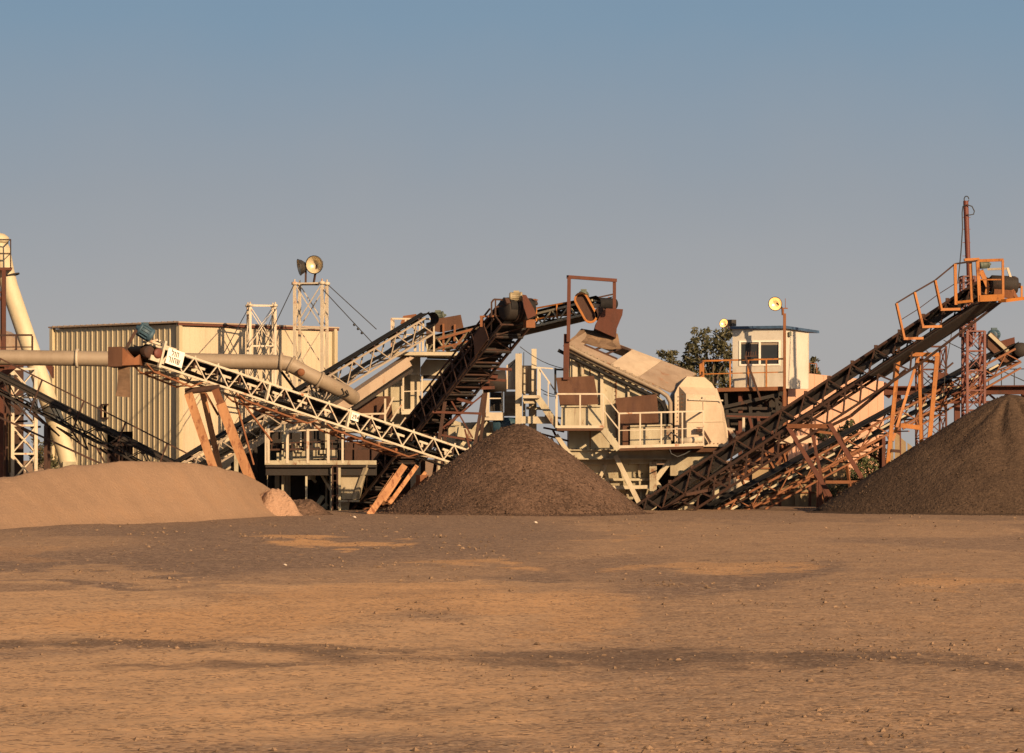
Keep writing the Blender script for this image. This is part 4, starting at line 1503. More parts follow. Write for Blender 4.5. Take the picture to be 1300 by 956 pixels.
mb.beam(P(677, 380, 100.4), P(683, 369 + 12, 100.4), .03, .03)
mb.build('pull_cord_bracket', 'rust_orange', root)
mb = MB()                                                   # rails and pipes running up its right flank, lit orange
for k_, (py0, dx) in enumerate(((0, 0), (7, 3), (19, 5))):
    pass
for t0, t1, b_ in ((ln.L * .55, ln.L - .4, .75), (ln.L * .5, ln.L - .4, .35), (ln.L * .45, ln.L - .5, -.18)):
    mb.beam(ln.p(t0, W * .56, b_), ln.p(t1, W * .56, b_), .045, .045, ln.u)
for i in range(7):
    t = ln.L * (.52 + .065 * i)
    mb.beam(ln.p(t, W * .56, -.2), ln.p(t + .1, W * .56, .78), .05, .05)
mb.build('side_rail', 'rust', root)
mb = MB()
mb.prism([ln.p(ln.L - 1.9, W * .6, -.1), ln.p(ln.L - .9, W * .6, -.05), ln.p(ln.L - .9, W * .6, .5), ln.p(ln.L - 1.6, W * .6, .5)], ln.s * .02)
mb.build('side_plate', 'rust_plate', root)
mb = MB()
mb.beam(ln.p(ln.L * .2, -W * .1, .2), ln.p(ln.L * .78, -W * .1, .2), W * .5, .02, ln.u)
mb.build('belly_plate', 'dark', root)
# trestle
Yt = 103.6
for (a0, b0, c0), (a1, b1, c1) in (((567, 497, Yt), (545, 640, Yt - .3)), ((614, 500, Yt), (590, 640, Yt - .2)), ((571, 500, Yt + 1.2), (556, 640, Yt + 1.5)), ((617, 497, Yt + 1.2), (602, 640, Yt + 1.5))):
    MB().ibeam(P(a0, b0, c0), P(a1, b1, c1), .11, .11, .02, (0, 1, 0)).build('leg', 'rust', root)
mb = MB()
for (a0, b0, c0), (a1, b1, c1), wd in (
        ((563, 495, Yt - .1), (628, 492, Yt - .1), .14), ((563, 487, Yt - .1), (622, 485, Yt), .10), ((588, 466, Yt - .2), (650, 469, Yt - .2), .12),
        ((549, 523, Yt - .1), (610, 525, Yt - .1), .10), ((553, 551, Yt), (604, 560, Yt), .09), ((568, 500, Yt), (600, 556, Yt), .07), ((612, 502, Yt), (556, 548, Yt), .07),
        ((580, 506, Yt - .15), (600, 512, Yt - .15), .13), ((590, 545, Yt - .1), (598, 575, Yt), .08), ((553, 570, Yt), (598, 572, Yt), .08),
        ((596, 480, Yt + .3), (642, 483, Yt + .3), .12), ((605, 474, Yt + .2), (632, 478, Yt + .2), .2), ((556, 551, Yt + 1), (600, 512, Yt + 1), .07)):
    mb.beam(P(a0, b0, c0), P(a1, b1, c1), wd * .72, wd * .6, (0, 1, 0))
mb.build('trestle_brace', 'rust_red', root)
mb = MB()
for (a0, b0, c0), (a1, b1, c1), wd in (((586, 566, 105), (612, 532, 106.5), .12), ((593, 572, 105), (618, 536, 106.8), .06), ((580, 548, 105), (604, 552, 105), .3), ((583, 541, 105.6), (584, 560, 105.6), .25), ((566, 533, 106), (590, 540, 106), .12)):
    mb.beam(P(a0, b0, c0), P(a1, b1, c1), wd, wd * .7, (0, 1, 0))
mb.build('access_step', 'cream', root)
mb = MB()
mb.lathe(P(612, 485, 105), (1, 0, 0.05), [(0, 0), (.36, .02), (.36, .8), (0, .82)], 16)
mb.box(P(632, 487, 105.2), (.4, .4, .5))
mb.build('take_up_weight', 'dark', root)
mb = MB()
for i in range(5):
    mb.beam(P(452 + i * 9, 650 - i * 4, 104 + i * .4), P(492 + i * 8, 650 - i * 6, 104 + i * .3), .10, .06)
mb.build('tail_sleepers', 'rust_orange', root)

# ================================================================== stair tower between the conveyor and the screen
Ys = 107.2
root = thing('stair_tower', 'cream posts with landing and steel stairs beside the screen house', 'stair tower', G(670, Ys))
for x, y, wd, Y in ((658.5, 449, .22, Ys), (678, 443, .17, Ys + .6), (665.5, 466, .09, Ys + .9), (673, 466, .09, Ys + .9)):
    p = P(x, y, Y)
    MB().ibeam(p, V((p.x, Y, 0)), wd, wd * .9, .03, (0, 1, 0)).build('post', 'cream_clean', root)
mb = MB()
mb.prism([P(643, 464, Ys + .3), P(655, 455, Ys + .3), P(655, 494, Ys + .3), P(643, 494, Ys + .3)], (0, .8, 0))
mb.prism([P(660, 464, Ys + 1.1), P(676, 464, Ys + 1.1), P(676, 500, Ys + 1.1), P(660, 500, Ys + 1.1)], (0, .05, 0))
mb.build('side_panel', 'hood', root)
mb = MB()
mb.beam(P(664, 504, Ys - .1), P(685, 504, Ys - .1), .9, .10)
mb.beam(P(665, 508.5, Ys - .3), P(681, 508.5, Ys - .3), .05, .2)
mb.beam(P(660, 533, Ys), P(701, 533.5, Ys), .2, .24)
mb.beam(P(668, 518, Ys + .4), P(697, 519, Ys + .4), .1, .10)
mb.build('landing', 'cream_clean', root)
mb = MB()
for dy in (0, .75):
    mb.beam(P(682, 504, Ys - .4 + dy), P(709, 543, Ys - .4 + dy), .05, .22)
for i in range(8):
    q = P(682 + 27 * (i + .5) / 8, 504 + 39 * (i + .5) / 8, Ys - .02)
    mb.box(q + V((.02, 0, .02)), (.2, .72, .03))
mb.build('stair_flight', 'cream', root)
mb = MB()
for dy in (0, .75):
    Y = Ys - .4 + dy
    mb.beam(P(684, 466, Y), P(708, 501, Y), .045, .045)
    mb.beam(P(683, 505, Y), P(683.5, 466, Y), .06, .06)
    mb.beam(P(676, 466, Y), P(702, 468, Y), .04, .04)
mb.beam(P(685.5, 505, Ys - .35), P(685.5, 467, Ys - .35), .05, .05)
mb.beam(P(696, 519, Ys - .4), P(696, 484, Ys - .4), .03, .03)
mb.build('stair_railing', 'white', root)
mb = MB()
mb.beam(P(705, 467, Ys + .5), P(705, 500, Ys + .5), .07, .07)
mb.beam(P(704, 469, Ys + .5), P(717, 469.5, Ys + .5), .08, .06)
mb.build('pipe_stub', 'dark', root)
mb = MB()
for (a0, b0), (a1, b1) in (((660, 440), (716, 468)), ((665, 447), (664, 500)), ((685, 493), (718, 499)), ((660, 494), (684, 494)), ((660, 448), (640, 470)), ((690, 500), (717, 497))):
    p, q = P(a0, b0, Ys), P(a1, b1, Ys + .3)
    mb.path([p.lerp(q, i / 6) - Z * .12 * math.sin(math.pi * i / 6) for i in range(7)], .013, 5)
mb.build('hanging_cable', 'cable', root)
mb = MB()
for i, (a0, b0, a1, b1) in enumerate(((690, 543, 716, 548), (688, 551, 722, 560), (692, 528, 712, 531), (684, 549, 699, 575), (700, 556, 712, 590), (670, 545, 690, 552), (702, 546, 725, 592))):
    mb.beam(P(a0, b0, Ys + .6), P(a1, b1, Ys + .8), .06, .06)
mb.build('under_brace', 'rust_red', root)

# rail platform left of the tower with a blue barrel
root = thing('service_platform', 'small railed service platform between the rusty conveyor and the tall cream post', 'platform', G(635, 108.6))
mb = MB()
mb.beam(P(612, 529, 108.6), P(640, 529, 108.6), 1.6, .26)
mb.railing([P(614, 526, 107.9), P(638, 526, 107.9)], 1.05, .03, .8)
mb.beam(P(619, 529, 107.8), P(619, 492, 107.8), .16, .12)
mb.build('platform_deck', 'white', root)
mb = MB()
mb.prism([P(622, 522, 109.1), P(637, 522, 109.1), P(637, 498, 109.1), P(622, 498, 109.1)], (0, .4, 0))
mb.build('doorway_shade', 'dark', root)  # solid dark block painting the shade inside a doorway
mb = MB()
mb.prism([P(640, 528, 109.4), P(656, 528, 109.4), P(656, 497, 109.4), P(640, 497, 109.4)], (0, .5, 0))
for py in (503, 511, 519):
    mb.beam(P(640, py, 109.35), P(656, py, 109.35), .04, .05)
mb.build('panel', 'pipe', root)
for px in (618, 650):
    MB().beam(G(px, 108.8), P(px, 533, 108.8), .18, .18).build('leg', 'cream', root)
o = MB().lathe(P(640, 541, 108.2), (1, 0, 0), [(0, -.38), (.29, -.38), (.30, -.13), (.31, -.11), (.30, -.09), (.30, .13), (.31, .15), (.30, .17), (.29, .40), (0, .40)], 18).build('barrel', 'drum_blue')
tag(o, 'dark blue barrel lying under the small railed platform', 'barrel')
mb = MB()
mb.hexa([G(556, 110.2), G(645, 110.2), G(645, 111.4), G(556, 111.4), P(556, 538, 110.2), P(645, 534, 110.2), P(645, 534, 111.4), P(556, 538, 111.4)])
for px in (566, 584, 602, 620, 638):
    mb.beam(G(px, 110.15), P(px, 540, 110.15), .1, .1)
mb.build('lower_bin', 'cream', root)
MB().box(P(640, 552, 108.2), (1.2, .5, .12)).build('barrel_shelf', 'cream', root)

# ================================================================== conveyor feeding the big screen
tail, head = P(556, 447, 115.0), P(767, 397, 108.6)
ln = Line(tail, head)
root = thing('screen_feed_conveyor', 'gently rising conveyor with orange handrail feeding the top of the screen house', 'conveyor', G(640, 112))
W, HT = 1.0, .42
truss_frame(ln, W, HT, .9, .07, .05, 0, ln.L, True).build('truss_frame', 'cream', root)
belt_loop(ln, W * .84, HT + .08, .1, 0, ln.L + .1).build('belt', 'belt', root)
rollers(root, ln, W * .8, HT + .0, .9, .4, ln.L - .6, 'dark')
mb = MB()
mb.beam(ln.p(ln.L * .3, 0, -.03), ln.p(ln.L * .94, 0, -.03), W * .7, .02, ln.u)
mb.build('belly_plate', 'dark', root)
mb = MB()
Yr = 109.6
mb.beam(P(677, 392, 110.3), P(731, 382, 109.2), .06, .05)
mb.beam(P(682, 405, 110.3), P(729, 398, 109.2), .05, .05)
for x, y, e in ((681, 391, 408), (707, 386.5, 404), (773, 377, 392)):
    mb.beam(P(x, y, Yr), P(x, e, Yr), .07, .05)
mb.build('handrail', 'yellow', root)
mb = MB()
mb.beam(P(748, 380, 108.9), P(781, 373, 108.9), .05, .05)
mb.build('rear_handrail', 'rust', root)
mb = MB()                                                   # long oval belt guard, open middle
ca, cb, rr = P(738, 380, 108), P(749.5, 401, 108), .25
ax = (cb - ca).normalized()
pr = ax.cross(V((0, 1, 0)))
outer, inner = [], []
for i in range(13):
    an = math.pi * i / 12
    dr_ = pr * math.cos(an) - ax * math.sin(an)
    outer.append(ca + dr_ * rr)
    inner.append(ca + dr_ * rr * .72)
for i in range(13):
    an = math.pi + math.pi * i / 12
    dr_ = pr * math.cos(an) - ax * math.sin(an)
    outer.append(cb + dr_ * rr)
    inner.append(cb + dr_ * rr * .72)
n = len(outer)
dv = V((0, .18, 0))
mb.add(outer + inner + [p + dv for p in outer] + [p + dv for p in inner],
       [f for i in range(n) for j in ((i + 1) % n,) for f in ((i, j, n + j, n + i), (2 * n + j, 2 * n + i, 3 * n + i, 3 * n + j), (i, 2 * n + i, 2 * n + j, j), (n + j, 3 * n + j, 3 * n + i, n + i))])
mb.build('belt_guard', 'yellow', root)
MB().prism([p + dv * .7 for p in inner], (0, .04, 0)).build('guard_mesh', 'rust', root)
mb = MB()
motor(mb, P(741, 375, 108.6), (0.2, 1, 0), .17, .5)
mb.build('motor', 'motor_green', root)
mb = MB()
mb.prism([P(748, 390, 108.4), P(761, 391, 108.4), P(762, 386, 108.4), P(748, 384.5, 108.4)], (0, .3, 0))
mb.build('gear_cover', 'white', root)
MB().lathe(P(762, 398, 108), (0, 1, 0), [(0, 0), (.2, 0), (.22, .05), (.22, 1.0), (0, 1.02)], 18).build('head_drum', 'rust', root)
mb = MB()
mb.prism([P(764, 397, 107.9), P(770, 391.5, 107.9), P(791, 392.5, 107.9), P(790, 400, 107.9), P(783, 417, 107.9), P(782, 429, 107.9), P(768, 423, 107.9), P(755, 417, 107.9), P(757, 410, 107.9)], (0, 1.4, 0))
mb.build('feed_chute', 'rust_red', root)

# ================================================================== screen house
Yf = 107.0
root = thing('screen_house', 'big cream screen house with sloping dusty lid, peach end hood and stepped railed decks', 'screening machine', G(800, Yf))
mb = MB()                                                   # body with sloping top
mb.prism([P(722, 572, Yf), P(722, 447, Yf), P(744, 455, Yf), P(838, 505, Yf), P(853, 520, Yf), P(853, 572, Yf)], (0, 3.0, 0))
mb.build('body', 'cream', root)
mb = MB()
for px, top, wd in ((730, 452, .17), (764, 467, .10), (798, 485, .07), (836, 507, .08)):
    mb.beam(P(px, 545 if px < 790 else 568, Yf - .07), P(px, top, Yf - .07), wd, .14, (0, 1, 0))
mb.prism([P(724, 448, Yf - .06), P(735, 453, Yf - .06), P(733, 460, Yf - .06), P(731, 480, Yf - .06), P(724, 480, Yf - .06)], (0, .06, 0))
mb.build('stiffener_rib', 'cream_clean', root)
mb = MB()
for px, py in ((732, 449.5), (828, 491.5)):
    mb.path([P(px, py + 2, Yf - .2), P(px + 4, py + 10, Yf - .22), P(px + 7, py + 13, Yf - .2), P(px + 7, py + 26, Yf - .15)], .07, 8)
mb.build('spray_pipe', 'cream_clean', root)
# lid: eave line at the front, ridge further back and higher
e0, e1 = P(719, 437, Yf - .35), P(852, 497, Yf - .35)
r0, r1 = P(744, 421, Yf + 1.5), P(884, 474, Yf + 1.5)
dv = V((0, 1.6, -.25))
mb = MB()
um = lambda f, g: e0.lerp(e1, f).lerp(r0.lerp(r1, f), g)
nrm = (e1 - e0).cross(r0 - e0).normalized()
nrm = nrm if nrm.z > 0 else -nrm


def slab(mb, f0, f1, g0, g1, th=.05):
    a_ = [um(f0, g0), um(f1, g0), um(f1, g1), um(f0, g1)]
    mb.hexa([p - nrm * th for p in a_] + a_)


slab(mb, 0, .10, 0, 1)
slab(mb, .10, .42, 0, .30)
slab(mb, .10, .42, .93, 1)
lid = mb.build('lid', 'roof_dust', root)
mb = MB()
slab(mb, .423, .69, 0.0, 1.0, .07)
mb.build('lid_panel', 'hood', lid)
mb = MB()
slab(mb, .694, 1.0, 0.0, 1.0, .06)
mb.build('lid_panel', 'roof_dust', lid)
mb = MB()
mb.hexa([r0 - Z * .05, r1 - Z * .05, r1 + dv - Z * .05, r0 + dv - Z * .05, r0, r1, r1 + dv, r0 + dv])
mb.build('lid_rear_slope', 'roof_dust', lid)
mb = MB()                                                   # hatch: deep dark opening with cross bars
hb = [um(.12, .32), um(.41, .32), um(.41, .92), um(.12, .92)]
mb.hexa([p - Z * .55 for p in hb] + [p - Z * .5 for p in hb])
mb.build('hatch_floor', 'dark', lid)
mb = MB()
for f in (.2, .3):
    mb.beam(um(f, .31) - nrm * .04, um(f + .04, .93) - nrm * .04, .06, .06)
mb.beam(um(.11, .31), um(.42, .31), .07, .09)
mb.beam(um(.11, .93), um(.42, .93), .06, .08)
mb.build('hatch_bar', 'rust', lid)
mb = MB()                                                   # rounded flange along the eave turning down at the hood
fl = [P(716, 437, Yf - .42), P(745, 452, Yf - .42), P(800, 478.5, Yf - .42), P(838, 496.5, Yf - .42), P(847, 503, Yf - .42), P(851, 511, Yf - .42), P(851.5, 560, Yf - .42)]
mb.path(fl, .075, 8)
mb.path([p + V((0, .1, -.12)) for p in fl[:4]], .05, 8)
for i in range(15):
    q = fl[0].lerp(fl[3], (i + .5) / 15)
    mb.box(q + Z * .09, (.10, .08, .08))
mb.build('eave_flange', 'pipe', root)
mb = MB()
mb.path([p + V((-.2, .06, -.2)) for p in fl], .06, 8)
mb.path([P(842, 508, Yf - .3), P(847, 522, Yf - .3), P(846, 560, Yf - .3)], .05, 8)
mb.build('rubber_seal', 'belt', root)
# end hood
hp = [P(857, 569, Yf - .5), P(857, 500, Yf - .5), P(861, 491, Yf - .5), P(872, 478, Yf - .2), P(894, 479, Yf - .2), P(904, 487, Yf - .25), P(911, 499, Yf - .3), P(919, 522, Yf - .4), P(924, 545, Yf - .5), P(926, 569, Yf - .5)]
mb = MB()
fr_ = [P(872, 509, Yf - .62), P(880, 491, Yf - .55), P(900, 494, Yf - .55)]
mb.prism([V((p.x, Yf - .3, p.z)) for p in hp], (0, 3.2, 0))
hood = mb.build('end_hood', 'hood', root)
mb = MB()                                                   # raised front cheek with bevelled top and left edge
A = [P(862, 567, Yf - .3), P(862, 490.5, Yf - .3), P(910, 493, Yf - .3), P(919, 520, Yf - .3), P(925, 567, Yf - .3)]
B = [P(870, 567, Yf - .62), P(871, 500, Yf - .62), P(908, 502, Yf - .62), P(916, 524, Yf - .62), P(922, 567, Yf - .62)]
n = 5
mb.add(A + B, [(0, 1, 6, 5), (1, 2, 7, 6), (2, 3, 8, 7), (3, 4, 9, 8), (5, 6, 7, 8, 9), (0, 5, 9, 4)])
mb.build('hood_cheek', 'hood', hood)
mb = MB()
mb.beam(P(874, 507, Yf - .66), P(918, 508.5, Yf - .66), .06, .05)
mb.box(P(894, 505, Yf - .66), (.12, .06, .08))
mb.build('hood_handle', 'white', hood)
# decks with railings
ga, gb = P(707, 543, Yf - 1.5), P(766, 543, Yf - 1.5)
gc_, gd = P(786, 568.5, Yf - 1.5), P(893, 565.5, Yf - 1.5)
mb = MB()
mb.hexa([ga - Z * .1, gb - Z * .1, gb + V((0, 1.5, -.1)), ga + V((0, 1.5, -.1)), ga, gb, gb + V((0, 1.5, 0)), ga + V((0, 1.5, 0))])
mb.build('upper_deck', 'rust_plate', root)
mb = MB()
mb.hexa([gc_ - Z * .1, gd - Z * .1, gd + V((0, 1.2, -.1)), gc_ + V((0, 1.2, -.1)), gc_, gd, gd + V((0, 1.2, 0)), gc_ + V((0, 1.2, 0))])
mb.build('lower_deck', 'rust_plate', root)
mb = MB()
for dy in (0, .7):
    mb.beam(gb + V((0, dy, -.05)), gc_ + V((0, dy, -.05)), .04, .22)
for i in range(4):
    mb.box(gb.lerp(gc_, (i + .6) / 4.2) + V((0, .35, .05)), (.2, .66, .03))
mb.build('deck_stair', 'cream', root)
mb = MB()
mb.railing([ga, gb], 1.13, .026, .78, False)
mb.railing([gc_, gd], 1.15, .026, .66, False)
for h in (1.13, .6):
    mb.beam(gb + Z * h, gc_ + Z * (h + .01), .04, .04)
mb.beam(gc_ + Z * .58, gd + Z * .58, .03, .03)
mb.beam(gd + Z * 1.15, gd + V((0, 1.1, 1.15)), .045, .045)
mb.beam(ga + V((-.02, .3, 1.1)), ga + V((-.02, .3, 0)), .05, .05)
mb.beam(ga + Z * .03, gb + Z * .03, .05, .09)
mb.beam(gc_ + Z * .03, gd + Z * .03, .05, .09)
mb.build('railing', 'white', root)
Yp = Yf - .55
mb = MB()
mb.sheet(P(711, 516, Yp), P(760, 513, Yp), P(754, 477, Yp), P(706, 479.5, Yp), 12, 8, .045, .02, 2.3)
mb.build('screen_plate', 'rust_plate', root)
mb = MB()
mb.sheet(P(786, 542, Yp), P(836.5, 541, Yp), P(834, 500.5, Yp), P(781.5, 505.5, Yp), 12, 8, .045, .02, 6.1)
mb.build('screen_plate', 'rust_plate', root)
mb = MB()
mb.prism([P(713, 516, Yp - .1), P(762, 515.5, Yp - .1), P(764, 541, Yp - .1), P(712, 541, Yp - .1)], (0, .12, 0))
mb.beam(P(712, 516, Yp - .1), P(763, 515.5, Yp - .1), .16, .05)
mb.build('guard_box', 'cream', root)
mb = MB()
mb.prism([P(800, 541, Yp - .1), P(851, 539.5, Yp - .1), P(852, 566, Yp - .1), P(800, 566, Yp - .1)], (0, .12, 0))
mb.beam(P(800, 541, Yp - .1), P(852, 539.5, Yp - .1), .16, .05)
mb.build('guard_box', 'cream', root)
mb = MB()
mb.prism([P(789, 541, Yp), P(801, 541, Yp), P(799, 566, Yp), P(790, 566, Yp)], (0, .05, 0))
mb.build('screen_plate', 'rust_plate', root)
# sub-frame and legs
mb = MB()
mb.prism([P(724, 572, Yf + .1), P(870, 572, Yf + .1), P(870, 588, Yf + .1), P(724, 590, Yf + .1)], (0, 2.4, 0))
mb.ibeam(P(690, 577, Yf - .2), P(852, 577, Yf - .2), .3, .30, .04)
mb.build('sub_frame', 'cream', root)
mb = MB()                                                   # recessed hopper below
tp = [P(716, 588, Yf + .25), P(826, 588, Yf + .25)]
bt = [P(752, 634, Yf + .6), P(824, 634, Yf + .6)]
dv = V((0, 1.8, 0))
mb.hexa([bt[0] + dv * .1, bt[1] + dv * .1, bt[1] + dv * .8, bt[0] + dv * .8, tp[0], tp[1], tp[1] + dv, tp[0] + dv])
mb.build('under_hopper', 'cream', root)
mb = MB()
for f in (.2, .42, .64, .86):
    mb.beam(tp[0].lerp(tp[1], f) + V((0, -.03, 0)), bt[0].lerp(bt[1], f) + V((0, -.03, 0)), .07, .06, (0, 1, 0))
mb.beam(tp[0].lerp(bt[0], .45) + V((0, -.05, 0)), tp[1].lerp(bt[1], .45) + V((0, -.05, 0)), .07, .08)
mb.build('hopper_rib', 'cream', root)
mb = MB()
mb.beam(P(776, 619, Yf + .2), P(826, 618, Yf + .2), .3, .12)
mb.beam(P(757, 628, Yf + 1), P(840, 628, Yf + 1), .2, .12)
mb.build('hopper_lip', 'cream_clean', root)
MB().prism([P(851, 574, Yf - .1), P(902, 574, Yf - .1), P(902, 604, Yf - .1), P(851, 604, Yf - .1)], (0, 1.1, 0)).build('drive_box', 'cream', root)
for px, Y in ((829, Yf + .05), (829, Yf + 2.2), (735, Yf + 2.2), (908, Yf + 2.2), (868, Yf + .9)):
    p = G(px, Y)
    MB().ibeam(p, p + Z * P(0, 586, Yf).z, .24, .2, .03, (0, 1, 0)).build('leg', 'cream', root)
mb = MB()
for (a0, b0, c0), (a1, b1, c1), wd in (((781, 578, Yf - .4), (812, 640, Yf - .4), .16), ((856, 578, Yf + 0), (828, 615, Yf + .02), .17), ((706, 552, Yf - .9), (734, 592, Yf - .9), .14), ((770, 587, Yf + .3), (762, 606, Yf + .3), .12), ((832, 610, Yf + .3), (862, 648, Yf + .4), .12)):
    mb.beam(P(a0, b0, c0), P(a1, b1, c1), wd, wd * .8, (0, 1, 0))
mb.build('frame_brace', 'cream_clean', root)
mb = MB()
mb.prism([P(856, 572, Yf + .6), P(926, 570, Yf + .6), P(918, 600, Yf + .6), P(880, 640, Yf + .6), P(856, 640, Yf + .6)], (0, .08, 0))
mb.build('side_skirt', 'cream', root)
mb = MB()
mb.hexa([P(850, 575, Yf - .5), P(927, 573, Yf - .5), P(927, 573, Yf + 2.4), P(850, 575, Yf + 2.4), P(850, 569.5, Yf - .55), P(928, 568.5, Yf - .55), P(928, 568.5, Yf + 2.4), P(850, 569.5, Yf + 2.4)])
mb.build('hood_base', 'rust_plate', root)
mb = MB()
mb.bolts(P(724, 570, Yf - .02), P(850, 570, Yf - .02), 22, .025, (0, -1, 0))
for px in (748, 781, 815):
    mb.bolts(P(px, 540, Yf - .01), P(px, 462 + (px - 748) * .52, Yf - .01), 12, .018, (0, -1, 0))
mb._build('bolt_row', 'rust', root)
mb = MB()
for px in (748, 781, 815):
    mb.beam(P(px + 1.2, 568, Yf - .01), P(px + 1.2, 466 + (px - 748) * .52, Yf - .01), .03, .02, (0, 1, 0))
mb.build('weld_seam', 'rust_orange', root)
mb = MB()
mb.bolts(P(864.5, 560, Yf - .52), P(866, 498, Yf - .5), 12, .02, (-.3, -1, 0))
mb.bolts(P(874, 563, Yf - .63), P(919, 563, Yf - .63), 9, .02, (0, -1, 0))
mb._build('bolt_row', 'rust_orange', root)
mb = MB()
mb.beam(P(894, 563, Yf - .63), P(893, 510, Yf - .63), .035, .025, (0, 1, 0))
mb.beam(P(871, 536, Yf - .63), P(920, 535, Yf - .63), .03, .025)
mb.build('weld_seam', 'hood', root)
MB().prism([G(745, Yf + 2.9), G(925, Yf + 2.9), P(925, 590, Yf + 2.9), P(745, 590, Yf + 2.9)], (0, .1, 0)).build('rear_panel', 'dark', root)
mb = MB()
mb.path([P(850, 570, Yf - 1.5), P(852, 576, Yf - 1.5), P(860, 580, Yf - 1.5), P(870, 576, Yf - 1.4), P(880, 570, Yf - 1.2)], .025, 6)
mb.path([P(808, 592, Yf + .4), P(806, 600, Yf + .4), P(812, 604, Yf + .4), P(816, 601, Yf + .4)], .02, 6)
mb.path([P(846, 556, Yf - 1), P(852, 549, Yf - .9), P(862, 556, Yf - .9), P(872, 566, Yf - .9)], .03, 6)
mb.build('cable', 'cable', root)
mb = MB()
mb.box(P(878, 565, Yf - .95), (.5, .4, .14))
mb.lathe(P(878, 559, Yf - .9), (1, 0, .1), [(0, -.4), (.12, -.4), (.12, .4), (0, .4)], 12)
mb.build('vibrator_mount', 'white', root)
mb = MB()
mb.box(P(889, 545, Yf - .8), (.25, .2, .14))
mb.beam(P(893, 547, Yf - .8), P(902, 562, Yf - .8), .08, .08)
mb.build('spring_block', 'rust', root)
# gantry over the feed end
mb = MB()
mb.beam(P(718.5, 482, Yf - .55), P(719.5, 424, Yf - .55), .19, .16, (0, 1, 0))
mb.beam(P(721.5, 434, Yf - .7), P(722.5, 352, Yf - .7), .12, .12, (0, 1, 0))
mb.beam(P(780, 392, Yf + .3), P(780, 357, Yf + .3), .11, .11, (0, 1, 0))
mb.beam(P(720.5, 351.5, Yf - .7), P(782, 356, Yf + .3), .12, .11)
mb.build('gantry_frame', 'rust_red', root)
mb = MB()                                                   # spilled dust-crusted transition between chute and lid
mb.sheet(P(722, 434, Yf + .3), P(788, 441, Yf + .6), P(784, 424, Yf + 1.7), P(738, 418, Yf + 1.7), 14, 8, .10, .06, 3.3)
mb.build('transition_plate', 'stone', root)

# ================================================================== control cabin on its platform
Yk = 118.0
ck = P(995, 417, Yk)
root = thing('control_cabin', 'small cream control cabin with sliding window and blue roof on a rusty platform', 'cabin', (ck.x, Yk, 0))
zf = P(995, 493, Yk).z
zr = ck.z
df = V((-math.cos(.30), math.sin(.30), 0))
dg = V((math.sin(.72), math.cos(.72), 0))
Lf = along(V((ck.x, Yk, 0)), df, 930)
Lg = along(V((ck.x, Yk, 0)), dg, 1027)
dg_side = dg
c0 = V((ck.x, Yk, 0))
c1, c2 = c0 + df * Lf, c0 + dg * Lg
c3 = c1 + dg * Lg
nf = V((-df.y, df.x, 0))
nf = nf if nf.y < 0 else -nf
ng = V((dg.y, -dg.x, 0))
wl, wr, wb, wt = .22, Lf - .12, P(0, 464, Yk).z, P(0, 432, Yk).z
at_f = lambda s_, z_, o_=0: c0 + df * s_ + Z * z_ + nf * o_
mb = MB()


def wallbox(mb, s0, s1, z0, z1, th=.07):
    a_ = [at_f(s0, z0), at_f(s1, z0), at_f(s1, z0, -th), at_f(s0, z0, -th)]
    mb.hexa(a_ + [p + Z * (z1 - z0) for p in a_])


w0, w1 = .13, Lf - .26
wallbox(mb, 0, Lf, zf, wb)
wallbox(mb, 0, Lf, wt, zr)
wallbox(mb, 0, w0, wb, wt)
wallbox(mb, w1, Lf, wb, wt)
mb.build('front_wall', 'cabin', root)
mb = MB()
a_ = [c0 - nf * .072, c2, c2 - ng * .07, c0 - ng * .07 - nf * .072]
mb.hexa([p + Z * zf for p in a_] + [p + Z * zr for p in a_])
a_ = [c1 - nf * .072, c3, c3 + ng * .07, c1 + ng * .07 - nf * .072]
mb.hexa([p + Z * zf for p in a_] + [p + Z * zr for p in a_])
a_ = [c2, c3, c3 + nf * .07, c2 + nf * .07]
mb.hexa([p + Z * zf for p in a_] + [p + Z * zr for p in a_])
mb.build('side_wall', 'cabin', root)
mb = MB()
for s0_, s1_, z0_, z1_ in ((w0, w1, wt - .06, wt), (w0, w1, wb, wb + .06), (w0, w0 + .06, wb + .06, wt - .06), (w1 - .06, w1, wb + .06, wt - .06), ((w0 + w1) / 2 - .035, (w0 + w1) / 2 + .035, wb + .06, wt - .06)):
    a_ = [at_f(s0_, z0_, .03), at_f(s1_, z0_, .03), at_f(s1_, z0_, -.04), at_f(s0_, z0_, -.04)]
    mb.hexa(a_ + [p + Z * (z1_ - z0_) for p in a_])
wf = mb.build('window_frame', 'signwhite', root)
mb = MB()
a_ = [at_f(w0 + .05, wb + .05, -.02), at_f(w1 - .05, wb + .05, -.02), at_f(w1 - .05, wb + .05, -.03), at_f(w0 + .05, wb + .05, -.03)]
mb.hexa(a_ + [p + Z * (wt - wb - .1) for p in a_])
mb.build('pane', 'glass', wf)
mb = MB()                                                   # mesh air unit hanging over the pane
q = at_f((w0 + w1) / 2 + .42, wt - .10, .03)
mb.box(q, (.07, .05, .07))
mb.build('latch', 'dark', wf)
mb = MB()
a_ = [at_f(w0 + .06, wt - .17, -.012), at_f((w0 + w1) / 2 - .04, wt - .17, -.012), at_f((w0 + w1) / 2 - .04, wt - .17, -.018), at_f(w0 + .06, wt - .17, -.018)]
mb.hexa(a_ + [p + Z * .1 for p in a_])
a_ = [at_f((w0 + w1) / 2 + .04, wt - .13, -.012), at_f(w1 - .06, wt - .13, -.012), at_f(w1 - .06, wt - .13, -.018), at_f((w0 + w1) / 2 + .04, wt - .13, -.018)]
mb.hexa(a_ + [p + Z * .06 for p in a_])
mb.build('blind', 'pipe', wf)
mb = MB()
